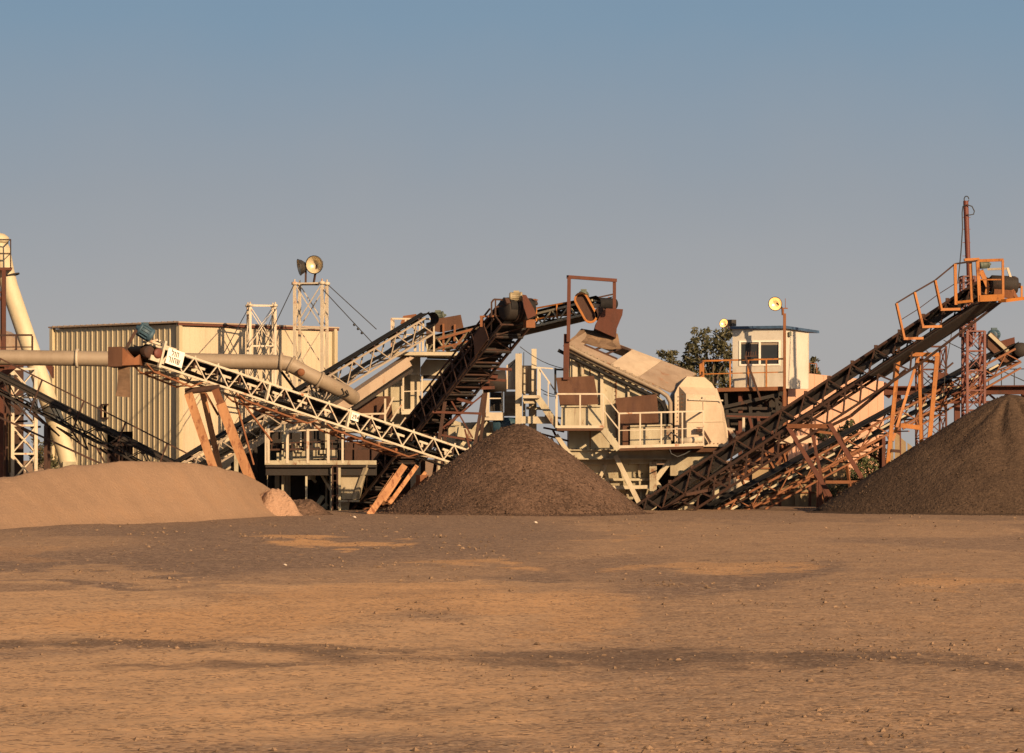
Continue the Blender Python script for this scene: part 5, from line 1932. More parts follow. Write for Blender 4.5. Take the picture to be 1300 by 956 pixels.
for s_ in (Lf * .36, Lf * .7):
    mb.beam(at_f(s_, zf, .008), at_f(s_, wb - .01, .008), .02, .02)
mb.beam(at_f(.04, zf + .02, .01), at_f(Lf - .04, zf + .02, .01), .03, .06)
mb.build('panel_joint', 'pipe', root)
mb = MB()
ov = [c0 + (nf + ng) * .10, c2 + ng * .12 + dg * .5, c3 + dg * .3 - ng * .1, c1 + nf * .12 + df * .15]
zz = [zr, zr - .12, zr - .05, zr + .0]
mb.hexa([p + Z * z_ for p, z_ in zip(ov, zz)] + [p + Z * (z_ + .10) for p, z_ in zip(ov, zz)])
mb.build('roof', 'blue', root)
mb = MB()                                                   # platform
zq = P(950, 493, Yk - 1.2).z
p0, p1 = P(893, 493, Yk - .9), P(996, 490.5, Yk - 1.3)
dvp = V((0, 3.2, 0))
mb.hexa([p0 - Z * .14, p1 - Z * .14, p1 + dvp - Z * .14, p0 + dvp - Z * .14, p0, p1, p1 + dvp, p0 + dvp])
mb.build('platform', 'rust_orange', root)
mb = MB()
mb.railing([p0, p0.lerp(p1, .33), p1], 1.02, .03, .75, True)
mb.railing([p0, p0 + V((0, 2.0, 0))], 1.02, .03, 1.0, True)
mb.build('platform_railing', 'yellow', root)
mb = MB()
mb.beam(P(946, 452, Yk - 1.4), P(966, 508, Yk - 1.4), .07, .07)
for i in range(5):
    mb.beam(P(947 + i * 3, 452, Yk - 1.4), P(947.5 + i * 3, 446 + (i % 2), Yk - 1.4), .03, .03)
mb.beam(P(945, 452.5, Yk - 1.4), P(962, 452, Yk - 1.4), .04, .04)
mb.build('rake_bracket', 'rust', root)
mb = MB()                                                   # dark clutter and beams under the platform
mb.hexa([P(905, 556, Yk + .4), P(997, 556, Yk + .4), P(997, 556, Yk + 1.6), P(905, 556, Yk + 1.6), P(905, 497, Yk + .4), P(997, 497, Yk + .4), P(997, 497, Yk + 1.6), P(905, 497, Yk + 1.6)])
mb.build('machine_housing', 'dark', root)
mb = MB()
mb.beam(P(918, 517, Yk - 1), P(996, 499, Yk - 1), .14, .12)
mb.beam(P(920, 528, Yk - .8), P(998, 527, Yk - .8), .2, .2)
mb.beam(P(920, 518, Yk - .8), P(998, 519, Yk - .6), .1, .1)
for px in (921, 951, 985):
    mb.beam(P(px, 495, Yk - .8), P(px + 4, 556, Yk - .8), .12, .12)
mb.build('platform_beam', 'dark', root)
mb = MB()
for i in range(12):
    x_, y_ = 921 + rs.random() * 68, 499 + rs.random() * 22
    mb.beam(P(x_, y_, Yk - .5), P(x_ + rs.uniform(-12, 12), y_ + rs.uniform(2, 12), Yk - .3), .06, .06)
mb.build('conduit', 'rust', root)
for px in (900, 940, 996):
    p = G(px, Yk - .6)
    MB().beam(p, P(px, 497, Yk - .6), .16, .16).build('platform_post', 'rust_red', root)
mb = MB()
mb.beam(P(996, 398, Yk - 1.5), V((P(996, 0, Yk - 1.5).x, Yk - 1.5, 0)), .10, .10)
mb.beam(P(991, 391.5, Yk - 1.5), P(1000, 391.5, Yk - 1.5), .05, .04)
mb.tube(P(994, 400, Yk - 1.5), P(993.5, 391, Yk - 1.5), .05)
mb.tube(P(997, 391, Yk - 1.5), P(997, 379, Yk - 1.5), .012)
pole = mb.build('lamp_pole', 'rust_orange', root)
floodlight(root, P(984.5, 385.5, Yk - 1.6), (-.35, -1, -.22), .25, ('lamp_can', 'lamp_sun_glow'), P(993, 391, Yk - 1.5))
floodlight(root, P(919, 410.5, Yk + .4), (-.5, -.9, .30), .17, ('lamp_can', 'lamp_sun_glow'), P(927, 417, Yk + .5))
MB().box(P(929, 410, Yk + .6), (.24, .24, .24), .7).build('lamp_transformer', 'lamp_can', root)
MB().box(P(1003, 424, Yk + .2), (.10, .14, .16)).build('junction_box', 'motor_green', root)

# ================================================================== peach sheet wall under the cabin
Yw = 119.5
pa, pb = P(997, 471.5, Yw), P(1122, 485, Yw + 4.2)
root = thing('sheet_metal_store', 'peach corrugated metal store beside and below the control cabin', 'store', (pa.x, Yw, 0))
mb = MB()
dw = V((pb.x - pa.x, pb.y - pa.y, 0)).normalized()
ow = V((dw.y, -dw.x, 0))
ow = ow if ow.y < 0 else -ow
corrug(mb, pa, pb, 0, (pa.z, pb.z), .55, .03, ow, (), .9)
mb.build('wall', 'peach', root)
mb = MB()
mb.beam(V((pa.x, pa.y, 0)) + ow * .06, pa + ow * .06, .10, .10)
mb.build('edge_post', 'rust_red', root)
pc, pd = pa + V((-1.2, 4, -.2)), pb + V((-1.5, 4, -.2))
MB().hexa([p - Z * .04 for p in (pa, pb, pd, pc)] + [pa + Z * .02, pb + Z * .02, pd + Z * .02, pc + Z * .02]).build('roof', 'peach', root)
MB().prism([V((pa.x, pa.y, 0)) - ow * .1, pa - ow * .1 - Z * .1, pc - Z * .1, V((pc.x, pc.y, 0))], dw * .05).build('end_wall', 'rust_plate', root)
MB().prism([V((pb.x, pb.y, 0)) - ow * .1, pb - ow * .1 - Z * .1, pd - Z * .1, V((pd.x, pd.y, 0))], -dw * .05).build('end_wall', 'peach', root)
mb = MB()
mb.railing([P(1018, 472, Yw + 1.6), P(1037, 473.5, Yw + 1.6)], .35, .02, .3, False)
mb.build('roof_rail', 'rust_orange', root)

# ================================================================== big right conveyor with orange walkway
tail, head = P(816, 668, 107.0), P(1278, 367, 101.3)
ln = Line(tail, head)
root = thing('discharge_conveyor', 'long dark conveyor with orange railed walkway discharging over the large dark heap', 'conveyor', G(830, 107))
W, HT = 1.1, .60
t_w = ln.L * .70
truss_frame(ln, W, HT, .95, .08, .045, .2, ln.L - .5, True).build('truss_frame', 'rust', root)
belt_loop(ln, W * .9, HT - .06, .12, .2, ln.L - .25, sag=.02).build('belt', 'belt', root)
rollers(root, ln, W * .86, HT - .12, .95, .6, ln.L - .9, 'dark')
mb = MB()
for i in range(int(ln.L / .95)):
    t = .9 + i * .95
    if t < ln.L - 1:
        for a_ in (-W * .5, W * .5):
            mb.box(ln.p(t, a_, HT + .06), (.11, .1, .1))
mb.build('roller_bracket', 'rust', root)
mb = MB()
mb.beam(ln.p(ln.L * .1, 0, .07), ln.p(ln.L * .98, 0, .07), W * .86, .02, ln.u)
mb.beam(ln.p(ln.L * .03, W * .40, .33), ln.p(ln.L * .97, W * .40, .33), .02, .22, ln.u)
mb.build('belly_plate', 'dark', root)
mb = MB()                                                   # tray below the upper third
mb.beam(ln.p(t_w - .6, W * .25, -.12), ln.p(ln.L - .6, W * .25, -.12), W * 1.3, .05, ln.u)
mb.build('walkway_floor', 'dark', root)
mb = MB()
for (a0, b0), (a1, b1) in (((900, 622), (985, 575)), ((985, 575), (1080, 528)), ((1080, 528), (1150, 470)), ((900, 622), (870, 628))):
    mb.beam(P(a0, b0, 105.6), P(a1, b1, 104.4), .09, .09)
for i in range(14):
    t = ln.L * (.12 + .045 * i)
    mb.beam(ln.p(t, W * .5, -.02), ln.p(t + .45, W * .5, -.62), .05, .05)
    mb.beam(ln.p(t + .45, W * .5, -.62), ln.p(t + .9, W * .5, -.02), .05, .05)
mb.beam(ln.p(ln.L * .12, W * .5, -.62), ln.p(ln.L * .76, W * .5, -.62), .07, .07)
mb.beam(ln.p(ln.L * .76, W * .5, -.62), ln.p(ln.L * .99, W * .5, -.35), .07, .07)
mb.build('lower_stringer', 'rust', root)
# walkway railing: brackets reach out from the near side of the frame
sd = 1 if ln.s.y < 0 else -1
ao = sd * W * .62
mb = MB()
posts = [(P(1148, 430, 101.10), P(1138, 385, 101.00)), (P(1171.5, 415, 101.10), P(1161, 371, 101.00)), (P(1195, 393, 101.00), P(1187, 356, 100.90))]
tops, lo = [], []
for p, q in posts:
    lo.append(p.lerp(q, .52))
    mb.beam(p, q, .085, .07)
    mb.beam(p + V((-.03, 0, 0)), p + V((.62, .1, .02)), .08, .08)
    tops.append(q)
pe = P(1213.5, 387, 100.85)
mb.beam(pe, P(1212.5, 335, 100.85), .13, .09)
tops.append(P(1212.5, 335, 100.85))
mb.beam(P(1234, 384, 100.75), P(1232, 333, 100.75), .11, .09)
mb.beam(P(1243.5, 383, 100.55), P(1241, 332, 100.55), .13, .1)
mb.beam(P(1273.5, 380, 100.45), P(1273, 330, 100.45), .08, .07)
mb.beam(P(1241, 331, 100.55), P(1274, 330, 100.45), .07, .09)
mb.beam(P(1243, 355, 100.55), P(1274, 355, 100.45), .04, .04)
mb.beam(P(1244, 379, 100.50), P(1274, 377.5, 100.40), .08, .2)
mb.beam(P(1215, 384, 100.80), P(1234, 382, 100.70), .05, .08)
mb.beam(P(1272, 382, 100.35), P(1296, 379, 101.10), .3, .1)
mb.beam(P(1297, 378, 101.10), P(1297, 363, 101.10), .06, .06)
mb.build('walkway_frame', 'yellow', root)
mb = MB()
for a_, b_ in zip(tops, tops[1:]):
    mb.beam(a_, b_, .05, .05)
mb.beam(tops[-1], P(1241, 331, 100.55), .06, .05)
mb.build('handrail', 'rust', root)
mb = MB()
lo = lo + [P(1212.5, 360, 100.85), P(1232, 357, 100.75)]
mb.path(lo, .014, 5)
mb.build('knee_rail', 'rust', root)
c = P(1278, 361, 101.20)
MB().lathe(c + V((-.55, .0, .02)), (1.0, .0, -.06), [(0, 0), (.22, 0), (.28, .05), (.29, .80), (.24, .90), (.10, .92), (.08, 1.0), (0, 1.0)], 22).build('head_drum', 'dark', root)
mb = MB()
mb.beam(P(1254, 342, 101.40), P(1279, 341, 101.10), .07, .07)
mb.beam(P(1279, 340, 101.10), P(1283, 352, 101.10), .07, .07)
mb.build('white_guard_bar', 'white', root)
mb = MB()
mb.beam(P(1245, 343, 101.10), P(1254, 364, 101.10), .12, .14)
mb.beam(P(1254, 364, 101.10), P(1252, 374, 101.10), .12, .12)
mb.beam(P(1224, 330, 101.30), P(1243, 329, 101.30), .2, .08)
mb.build('drive_guard', 'yellow', root)
motor(MB(), P(1250, 336, 101.50), (1, .2, .1), .13, .36).build('motor', 'motor_green', root)
mb = MB()
mb.beam(P(1263, 372, 101.10), P(1288, 374, 100.90), .3, .25)
mb.beam(P(1285, 368, 100.80), P(1291, 379, 100.80), .06, .1)
mb.build('bearing_block', 'rust_orange', root)
MB().prism([P(1214, 384, 102.10), P(1236, 366, 102.10), P(1256, 366, 102.10), P(1256, 380, 102.10), P(1214, 388, 102.10)], (0, .5, 0)).build('head_side_plate', 'rust', root)
# orange trestle under the upper part
Yq = 102.6
for (a0, b0, c0), (a1, b1, c1), wd in (((1141, 451, Yq), (1126, 600, Yq), .125), ((1190, 450, Yq), (1176, 600, Yq), .14), ((1166, 453, Yq + .9), (1133, 560, Yq + .3), .09), ((1167, 455, Yq + .9), (1170, 600, Yq + 1.2), .10)):
    MB().beam(P(a0, b0, c0), P(a1, b1, c1), wd, wd * .8, (0, 1, 0)).build('leg', 'yellow', root)
mb = MB()
mb.beam(P(1138, 450, Yq), P(1192, 450, Yq), .13, .12)
mb.beam(P(1168, 457, Yq + .5), P(1190, 460, Yq + .1), .10, .10)
mb.beam(P(1125, 447, Yq + .2), P(1142, 447, Yq + .2), .08, .10)
mb.beam(P(1143, 540, Yq), P(1168, 543, Yq), .14, .14)
mb.build('trestle_crossbeam', 'yellow', root)
mb = MB()
mb.beam(P(1131, 572, Yq), P(1143, 573, Yq), .2, .1)
mb.beam(P(1141, 448, Yq - .1), P(1141, 440, Yq), .1, .1)
mb.build('trestle_foot', 'rust', root)
for (a0, b0, c0), (a1, b1, c1), wd in (((1000, 541, 104.0), (1066, 650, 103.6), .14), ((1053, 538, 103.4), (1097, 612, 103.2), .14), ((1030, 545, 104.8), (1050, 640, 105.2), .10), ((1063, 550, 104.8), (1090, 600, 105), .10)):
    MB().beam(P(a0, b0, c0), P(a1, b1, c1), wd, wd * .8, (0, 1, 0)).build('leg', 'rust_red', root)
mb = MB()
mb.beam(P(1000, 541, 104.0), P(1056, 541, 103.4), .12, .14)
mb.beam(P(1048, 612, 103.3), P(1096, 612, 103.1), .10, .1)
mb.beam(P(1030, 547, 104.8), P(1063, 551, 104.8), .08, .08)
mb.build('trestle_crossbeam', 'rust_orange', root)

# ================================================================== lower right conveyor
tail, head = P(905, 667, 108.3), P(1293, 457, 112.6)
ln = Line(tail, head)
root = thing('transfer_conveyor', 'lower tan and rust lattice conveyor running below the orange railed one', 'conveyor', G(915, 110))
W, HT = .95, .52
truss_frame(ln, W, HT, 1.15, .065, .045, .2, ln.L - .2, True).build('truss_frame', 'rust_orange', root)
belt_loop(ln, W * .82, HT + .08, .16, .2, ln.L + .1).build('belt', 'belt', root)
rollers(root, ln, W * .8, HT + .02, 1.15, .8, ln.L - .6, 'rust')
mb = MB()
for i in range(15):
    t = ln.L * (.05 + .06 * i)
    for a_ in (-W * .44, W * .44):
        mb.beam(ln.p(t, a_, HT * .55), ln.p(t + .42, a_, HT * .55), .05, .07, ln.u)
mb.build('roller_bracket', 'cream', root)
mb = MB()
for a_ in (-W * .45, W * .45):
    mb.beam(ln.p(.8, a_, -.28), ln.p(ln.L * .55, a_, -.28), .06, .06)
    mb.beam(ln.p(ln.L * .62, a_, -.3), ln.p(ln.L * .98, a_, -.2), .06, .06)
for i in range(22):
    t = .9 + i * .42
    mb.beam(ln.p(t, -W * .45, -.28), ln.p(t, W * .45, -.28), .05, .04)
    if i % 3 == 0:
        for a_ in (-W * .45, W * .45):
            mb.beam(ln.p(t, a_, -.28), ln.p(t, a_, 0), .04, .04)
mb.build('return_guard', 'rust_orange', root)
mb = MB()
mb.prism([P(1254, 424, 112.4), P(1259, 422, 112.4), P(1290, 452, 112.4), P(1283, 465, 112.4), P(1275, 462, 112.4), P(1254, 440, 112.4)], (0, .5, 0))
mb.build('head_cover', 'rust_plate', root)
MB().prism([P(1270, 433, 112.6), P(1288, 428, 112.6), P(1289, 444, 112.6), P(1284, 448, 112.6)], (0, .8, 0)).build('head_plate', 'rust_red', root)
motor(MB(), P(1262, 425, 112.9), (.5, 1, .1), .2, .5).build('motor', 'motor_blue', root)
MB().lathe(P(1296, 444, 112), (0, 1, 0), [(0, 0), (.24, 0), (.26, .06), (.26, 1.0), (0, 1.02)], 18).build('head_drum', 'dark', root)
MB().beam(P(1256, 424, 112.3), P(1284, 450, 112.3), .06, .12).build('cover_rail', 'cream', root)
for px, py in ((960, 640), (1040, 597), (1120, 553)):
    q = P(px, py, 110.6)
    for dy in (-.4, .4):
        MB().beam(q + V((0, dy, 0)), V((q.x, q.y + dy, 0)), .12, .12).build('leg', 'rust_red', root)
mb = MB()
for (a0, b0), (a1, b1) in (((971, 575), (985, 600)), ((938, 600), (968, 580)), ((992, 565), (1004, 612)), ((1012, 560), (985, 590)), ((1035, 600), (1045, 640)), ((1075, 590), (1080, 625)), ((1100, 575), (1130, 590)), ((1005, 600), (1040, 590)), ((940, 605), (955, 640))):
    mb.beam(P(a0, b0, 111.2), P(a1, b1, 111.4), .09, .07)
mb.build('under_brace', 'rust_orange', root)

root = thing('reject_chute', 'white and rust painted chute box wedged between two conveyors beside the screen house', 'chute', G(945, 112.5))
mb = MB()
mb.prism([P(918, 625, 112.3), P(930, 598, 112.3), P(934, 625, 112.3)], (0, .5, 0))
mb.prism([P(934, 608, 112.3), P(962, 612, 112.3), P(958, 626, 112.3), P(934, 624, 112.3)], (0, .6, 0))
mb.build('chute_box', 'white', root)
mb = MB()
mb.prism([P(935, 590, 112.4), P(956, 590, 112.4), P(950, 612, 112.4), P(936, 612, 112.4)], (0, .5, 0))
mb.beam(P(947, 560, 112.4), P(948, 590, 112.4), .2, .2)
mb.beam(P(978, 562, 112.4), P(980, 585, 112.4), .14, .2)
mb.beam(P(925, 563, 112.6), P(945, 548, 112.6), .16, .1)
mb.build('chute_spout', 'rust_orange', root)
MB().hexa([G(925, 112.5), G(960, 112.5), G(960, 113.2), G(925, 113.2), P(925, 622, 112.5), P(958, 622, 112.5), P(958, 622, 113.2), P(925, 622, 113.2)]).build('stand', 'rust', root)

root = thing('rail_stair', 'pale steel steps with white post below the control cabin platform', 'stair', G(935, 113.5))
mb = MB()
mb.beam(P(944, 530, 113.5), G(944, 113.5), .09, .09)
mb.beam(P(926, 544, 113.5), P(942, 570, 113.5), .09, .12)
mb.beam(P(920, 544, 113.5), P(933, 545, 113.5), .08, .08)
mb.build('stair_frame', 'white', root)
mb = MB()
mb.prism([P(921, 547, 114), P(938, 547, 114), P(938, 570, 114), P(921, 575, 114)], (0, .05, 0))
mb.beam(P(922, 528, 114), P(978, 530, 114), .06, .06)
for px in (951, 962, 975):
    mb.beam(P(px, 529, 114), P(px + 8, 560, 114), .1, .1)
mb.build('stair_side', 'rust_red', root)

# ================================================================== red lattice mast
Ym = 109.6
root = thing('radio_mast', 'red lattice mast with a tall tube top and looping cable', 'mast', G(1233, Ym))
bs = G(1236, Ym + .5)
zt_ = P(0, 420, Ym).z
mb = MB()
lattice(mb, bs, .62, .62, zt_, 9, .085, .04, .12)
mb.build('mast_frame', 'mast_red', root)
mb = MB()
lattice(mb, P(1228.5, 584, Ym + .5) - Z * P(0, 584, Ym).z, .42, .42, P(0, 350, Ym).z, 5, .07, .035, .12, P(0, 420, Ym).z - .2)
mb.build('mast_top_section', 'mast_red', root)
mb = MB()
mb.path([P(1232, 440, Ym + .5), P(1230, 335, Ym + .5), P(1228.8, 330, Ym + .5), P(1226, 255, Ym + .5)], .09, 12)
for y in (276, 291, 308, 325):
    mb.beam(P(1222, y, Ym + .5), P(1232, y, Ym + .5), .02, .02)
mb.build('mast_tube', 'mast_red', root)
mb = MB()
pts = [P(x, y, Ym + .35) for x, y in ((1216, 360), (1218, 340), (1220, 320), (1222, 290), (1221.5, 270), (1222.5, 262), (1228, 260), (1234, 262), (1237, 268), (1236, 272), (1231, 273), (1228, 272))]
mb.path(pts, .02, 6)
pts = [P(1227 + 3.0 * math.cos(i * .6), 253 - 4.0 * math.sin(i * .6), Ym + .5) for i in range(11)]
mb.path(pts, .018, 6)
mb.build('cable', 'cable', root)
mb = MB()
mb.path([P(1210, 410, Ym + .5), P(1207, 430, Ym + .4), P(1200, 470, Ym + .3), P(1198, 500, Ym + .3)], .014, 5)
mb.path([P(1198, 432, Ym + .5), P(1240, 452, Ym + 1)], .014, 5)
mb.path([P(1270, 470, Ym + 3), P(1330, 497, Ym + 3)], .018, 5)
mb.build('guy_cable', 'cable', root)

# second lattice stub behind the orange trestle
root = thing('lattice_stub', 'short rusty lattice frame standing behind the orange trestle', 'lattice frame', G(1180, 114))
mb = MB()
lattice(mb, G(1182, 114), .9, .7, P(0, 440, 114).z, 7, .06, .035, .2)
mb.build('stub_frame', 'rust_red', root)
MB().prism([P(1186, 472, 113.5), P(1204, 474, 113.5), P(1204, 480, 113.5), P(1195, 497, 113.5), P(1188, 494, 113.5)], (0, .6, 0)).build('stub_hopper', 'rust_red', root)
mb = MB()
for i in range(12):
    x_, y_ = 1175 + rs.random() * 24, 470 + rs.random() * 30
    mb.beam(P(x_, y_, 113.6), P(x_ + rs.uniform(-12, 12), y_ + rs.uniform(-10, 10), 113.8), .05, .05)
mb.build('loose_bars', 'rust', root)

# ================================================================== rusty bridge behind the heap
root = thing('girder_bridge', 'rusty red girder walkway with thin rail running off behind the large heap', 'bridge', G(1200, 126))
mb = MB()
mb.ibeam(P(1124, 496, 126), P(1420, 494, 124), .6, .30, .05)
mb.build('girder', 'rust_red', root)
mb = MB()
mb.beam(P(1122, 501, 126), P(1130, 490, 126), .3, .5)
for i in range(12):
    x_ = 1135 + i * 24
    mb.beam(P(x_, 500, 125.9), P(x_ + 12, 510, 125.9), .08, .08)
    mb.beam(P(x_ + 12, 510, 125.9), P(x_ + 24, 500, 125.9), .08, .08)
mb.beam(P(1135, 511, 125.9), P(1420, 510, 124), .1, .1)
mb.build('lower_truss', 'rust_red', root)
mb = MB()
mb.railing([P(1255, 490, 125.6), P(1420, 488, 124)], .66, .018, .5, False)
mb.build('rail', 'dark', root)
for px in (1140, 1215, 1300, 1385):
    p = G(px, 126)
    MB().beam(p, P(px, 500, 126), .22, .22).build('pier', 'rust_red', root)

# tan retaining wall behind the lower conveyor
root = thing('retaining_wall', 'stained tan concrete retaining wall behind the lower lattice conveyor', 'retaining wall', G(1020, 116))
mb = MB()
mb.hexa([G(955, 116), G(1085, 116.4), G(1085, 117), G(955, 117), P(955, 590, 116), P(1076, 583, 116.4), P(1076, 583, 117), P(955, 590, 117)])
mb.build('wall_face', 'concrete', root)
mb = MB()
for px in (985, 1012, 1038, 1060):
    mb.beam(G(px, 115.9), P(px, 586, 115.9), .12, .14)
mb.build('wall_post', 'concrete', root)
mb = MB()
for z_ in (.5, 1.0, 1.4):
    mb.beam(G(957, 115.95, z_), G(1080, 116.35, z_), .03, .05)
mb.build('board_line', 'rust_orange', root)
root = thing('roof_slab', 'low pale canopy slab edge above the tan retaining wall', 'canopy', G(1010, 115))
MB().hexa([P(985, 563, 115), P(1036, 562, 115), P(1036, 562, 116.2), P(985, 563, 116.2), P(983, 555, 115), P(1030, 552, 115), P(1030, 552, 116.2), P(983, 555, 116.2)]).build('slab', 'hood', root)
for px in (990, 1028):
    MB().beam(G(px, 115.6), P(px, 562, 115.6), .1, .1).build('post', 'rust_red', root)

root = thing('concrete_block_wall', 'sunlit tan block wall seen low beneath the orange trestle', 'block wall', G(1150, 112))
mb = MB()
for i, (px, h) in enumerate(((1128, 556), (1136, 548), (1144, 556), (1152, 562))):
    mb.hexa([G(px, 110), G(px + 7, 110), G(px + 7, 111), G(px, 111), P(px, h, 110), P(px + 6, h + 5, 110), P(px + 6, h + 5, 111), P(px, h, 111)])
mb.build('block', 'concrete', root)

# ================================================================== left edge: leaning pipe, towers, dark conveyor
root = thing('leaning_pipe', 'big cream pipe leaning down from the rusty tower beside the corrugated shed', 'pipe', G(92, 107))
mb = MB().path([P(-5, 303, 107), P(2, 318, 107), P(7, 345, 107), P(12, 365, 107), P(48, 470, 107), P(82, 570, 107), P(92, 610, 107), P(94, 645, 107)], .30, 18)
mb.build('pipe_body', 'pipe_cream', root)
MB().lathe(P(-2, 300, 107), (0.1, 0, 1), [(0, -.2), (.36, -.2), (.36, 0), (.2, .1), (0, .12)], 18).build('pipe_cap', 'pipe_cream', root)
MB().lathe(P(12.5, 349, 107), (.25, 0, -1), [(.30, 0), (.33, 0), (.33, .05), (.30, .05)], 18).build('pipe_band', 'dark', root)
MB().hexa([G(78, 106.5), G(112, 106.5), G(112, 107.6), G(78, 107.6), P(80, 586, 106.5), P(96, 586, 106.5), P(96, 586, 107.6), P(80, 586, 107.6)]).build('pipe_footing', 'cream', root)

root = thing('pipe_tower', 'rusty railed tower platform round the top of the leaning pipe', 'tower', G(5, 105.4))
mb = MB()
Ya = 106.2
mb.hexa([P(-70, 343, Ya), P(15, 343, Ya), P(15, 343, Ya + 1.8), P(-70, 343, Ya + 1.8), P(-70, 339.5, Ya), P(16, 339.5, Ya), P(16, 339.5, Ya + 1.8), P(-70, 339.5, Ya + 1.8)])
mb.build('platform', 'rust_red', root)
mb = MB()
for dy in (0, 1.7):
    mb.railing([P(-68, 340, Ya + dy), P(13.5, 340, Ya + dy)], .95, .018, 1.4, True)
mb.beam(P(-68, 322, Ya), P(13.5, 322.5, Ya), .025, .025)
mb.railing([P(13.5, 340, Ya), P(13.5, 340, Ya + 1.7)], .95, .018, 1.4, True)
mb.build('platform_railing', 'dark', root)
mb = MB()
for x, Y in ((5, 106.0), (-60, 106.0), (3, 107.9), (-60, 107.9)):
    mb.beam(P(x, 343, Y), G(x, Y), .14, .12)
mb.beam(P(-60, 371, 106), P(5, 371, 106), .05, .05)
mb.beam(P(-60, 480, 106), P(5, 371, 106), .05, .05)
mb.build('tower_post', 'rust_red', root)

root = thing('gantry_platform', 'rusty railed platform crossing in front of the leaning cream pipe', 'platform', G(20, 105))
mb = MB()
Ya = 103.8
mb.ibeam(P(-60, 462, Ya), P(42, 459.5, Ya), .16, .22, .03)
mb.beam(P(-60, 460, Ya + .5), P(42, 457.5, Ya + .5), 1.0, .06)
mb.beam(P(-2, 482, Ya), P(22, 462, Ya), .16, .16)
mb.beam(P(-30, 500, Ya), P(10, 468, Ya), .12, .12)
mb.build('platform_beam', 'rust_red', root)
mb = MB()
mb.railing([P(-60, 457.5, Ya), P(-10, 457.5, Ya), P(20.5, 457, Ya), P(41, 457, Ya)], .82, .03, 3, True)
mb.beam(P(6, 456, Ya), P(21, 443, Ya), .05, .05)
mb.build('railing', 'rust', root)
MB().box(P(16, 455, Ya - .05), (.14, .1, .06), .3).build('lamp_bracket', 'signwhite', root)
mb = MB()
for x in (-50, 1):
    mb.beam(P(x, 462, Ya + .2), G(x, Ya + .2), .22, .2)
mb.build('support_post', 'rust_red', root)

root = thing('rusty_hopper_roof', 'sloping rusty roof plate behind the railed platform and the leaning pipe', 'hopper roof', G(10, 111))
mb = MB()
mb.prism([P(-60, 405, 110), P(0, 418, 110), P(36, 440, 110), P(36, 447, 110), P(-60, 447, 110)], (0, 2.5, 0))
mb.build('roof_plate', 'roof_dust', root)
MB().hexa([G(-60, 110.3), G(30, 110.3), G(30, 112), G(-60, 112), P(-60, 446, 110.3), P(30, 446, 110.3), P(30, 446, 112), P(-60, 446, 112)]).build('hopper_wall', 'rust', root)
MB().prism([P(52, 456, 112), P(66, 465, 112), P(66, 480, 112), P(62, 472, 112)], (0, .5, 0)).build('hopper_wing', 'rust_red', root)

root = thing('lattice_tower', 'cream lattice tower with crossed braces beside the leaning cream pipe', 'lattice tower', G(30, 106.4))
mb = MB()
lattice(mb, G(30, 106.4), .78, .62, P(0, 468, 106).z, 5, .11, .05, .22)
mb.build('tower_frame', 'white', root)
mb = MB()
mb.beam(P(13, 600, 106.2), P(13, 475, 106.2), .12, .12)
mb.beam(P(2, 600, 105.8), P(4, 530, 105.8), .10, .10)
mb.build('tower_pipe', 'concrete', root)
mb = MB()
mb.prism([P(-60, 655, 107.6), P(48, 655, 107.6), P(48, 478, 107.6), P(-60, 478, 107.6)], (0, .6, 0)) if False else None
for i in range(14):
    x_, y_ = -5 + rs.random() * 50, 480 + rs.random() * 110
    mb.beam(P(x_, y_, 107.4), P(x_ + rs.uniform(5, 25), y_ + rs.uniform(-6, 12), 107.6), .09, .07)
mb.build('tower_clutter', 'rust', root)

head, tail = P(-40, 478, 101.5), P(222, 611, 101.5)
ln = Line(tail, head)
root = thing('side_conveyor', 'dark rusty conveyor with thin handrail dropping to the tan sand heap below the leaning pipe', 'conveyor', G(215, 101.5))
W, HT = .9, .42
truss_frame(ln, W, HT, .8, .06, .04, 0, ln.L, True).build('truss_frame', 'dark', root)
belt_loop(ln, W * .84, HT + .1, .12, 0, ln.L + .1).build('belt', 'belt', root)
rollers(root, ln, W * .8, HT + .04, .8, .5, ln.L - .4, 'rust')
mb = MB()
sd = 1 if ln.s.y < 0 else -1
for b_ in (1.0,):
    mb.beam(ln.p(0, sd * W * .55, b_), ln.p(ln.L, sd * W * .55, b_), .045, .045)
for i in range(6):
    t = .6 + i * 1.5
    mb.beam(ln.p(t, sd * W * .55, -.1), ln.p(t + .12, sd * W * .55, 1.0), .07, .05)
mb.beam(ln.p(0, sd * W * .55, -.45), ln.p(ln.L, sd * W * .55, -.75), .06, .06)
mb.build('handrail', 'rust', root)
mb = MB()
mb.beam(ln.p(0, sd * W * .55, HT + .1), ln.p(ln.L, sd * W * .55, HT + .1), .05, .09, ln.u)
mb.build('edge_rail', 'dark', root)
mb = MB()
for i in range(24):
    t = rs.uniform(.5, ln.L - .5)
    a_ = rs.uniform(-W * .4, W * .4)
    mb.beam(ln.p(t, a_, -.5 + rs.random() * .4), ln.p(t + rs.uniform(.4, 1.2), a_, -.2 + rs.random() * .3), .05, .05)
mb.build('under_frame', 'rust', root)
for px, py in ((-20, 500), (60, 540), (140, 575)):
    q = P(px, py, 101.5)
    for dy in (-.35, .35):
        MB().beam(q + V((0, dy, 0)), V((q.x, q.y + dy, 0)), .1, .1).build('leg', 'rust', root)
root = thing('loading_hopper', 'dark rusty ribbed hopper beside the cream lattice tower', 'hopper', G(-12, 104.8))
mb = MB()
mb.hexa([G(-90, 104.4), G(5, 104.4), G(5, 106), G(-90, 106), P(-90, 512, 104.4), P(8, 525, 104.4), P(8, 525, 106), P(-90, 512, 106)])
mb.build('hopper_body', 'rust_plate', root)
mb = MB()
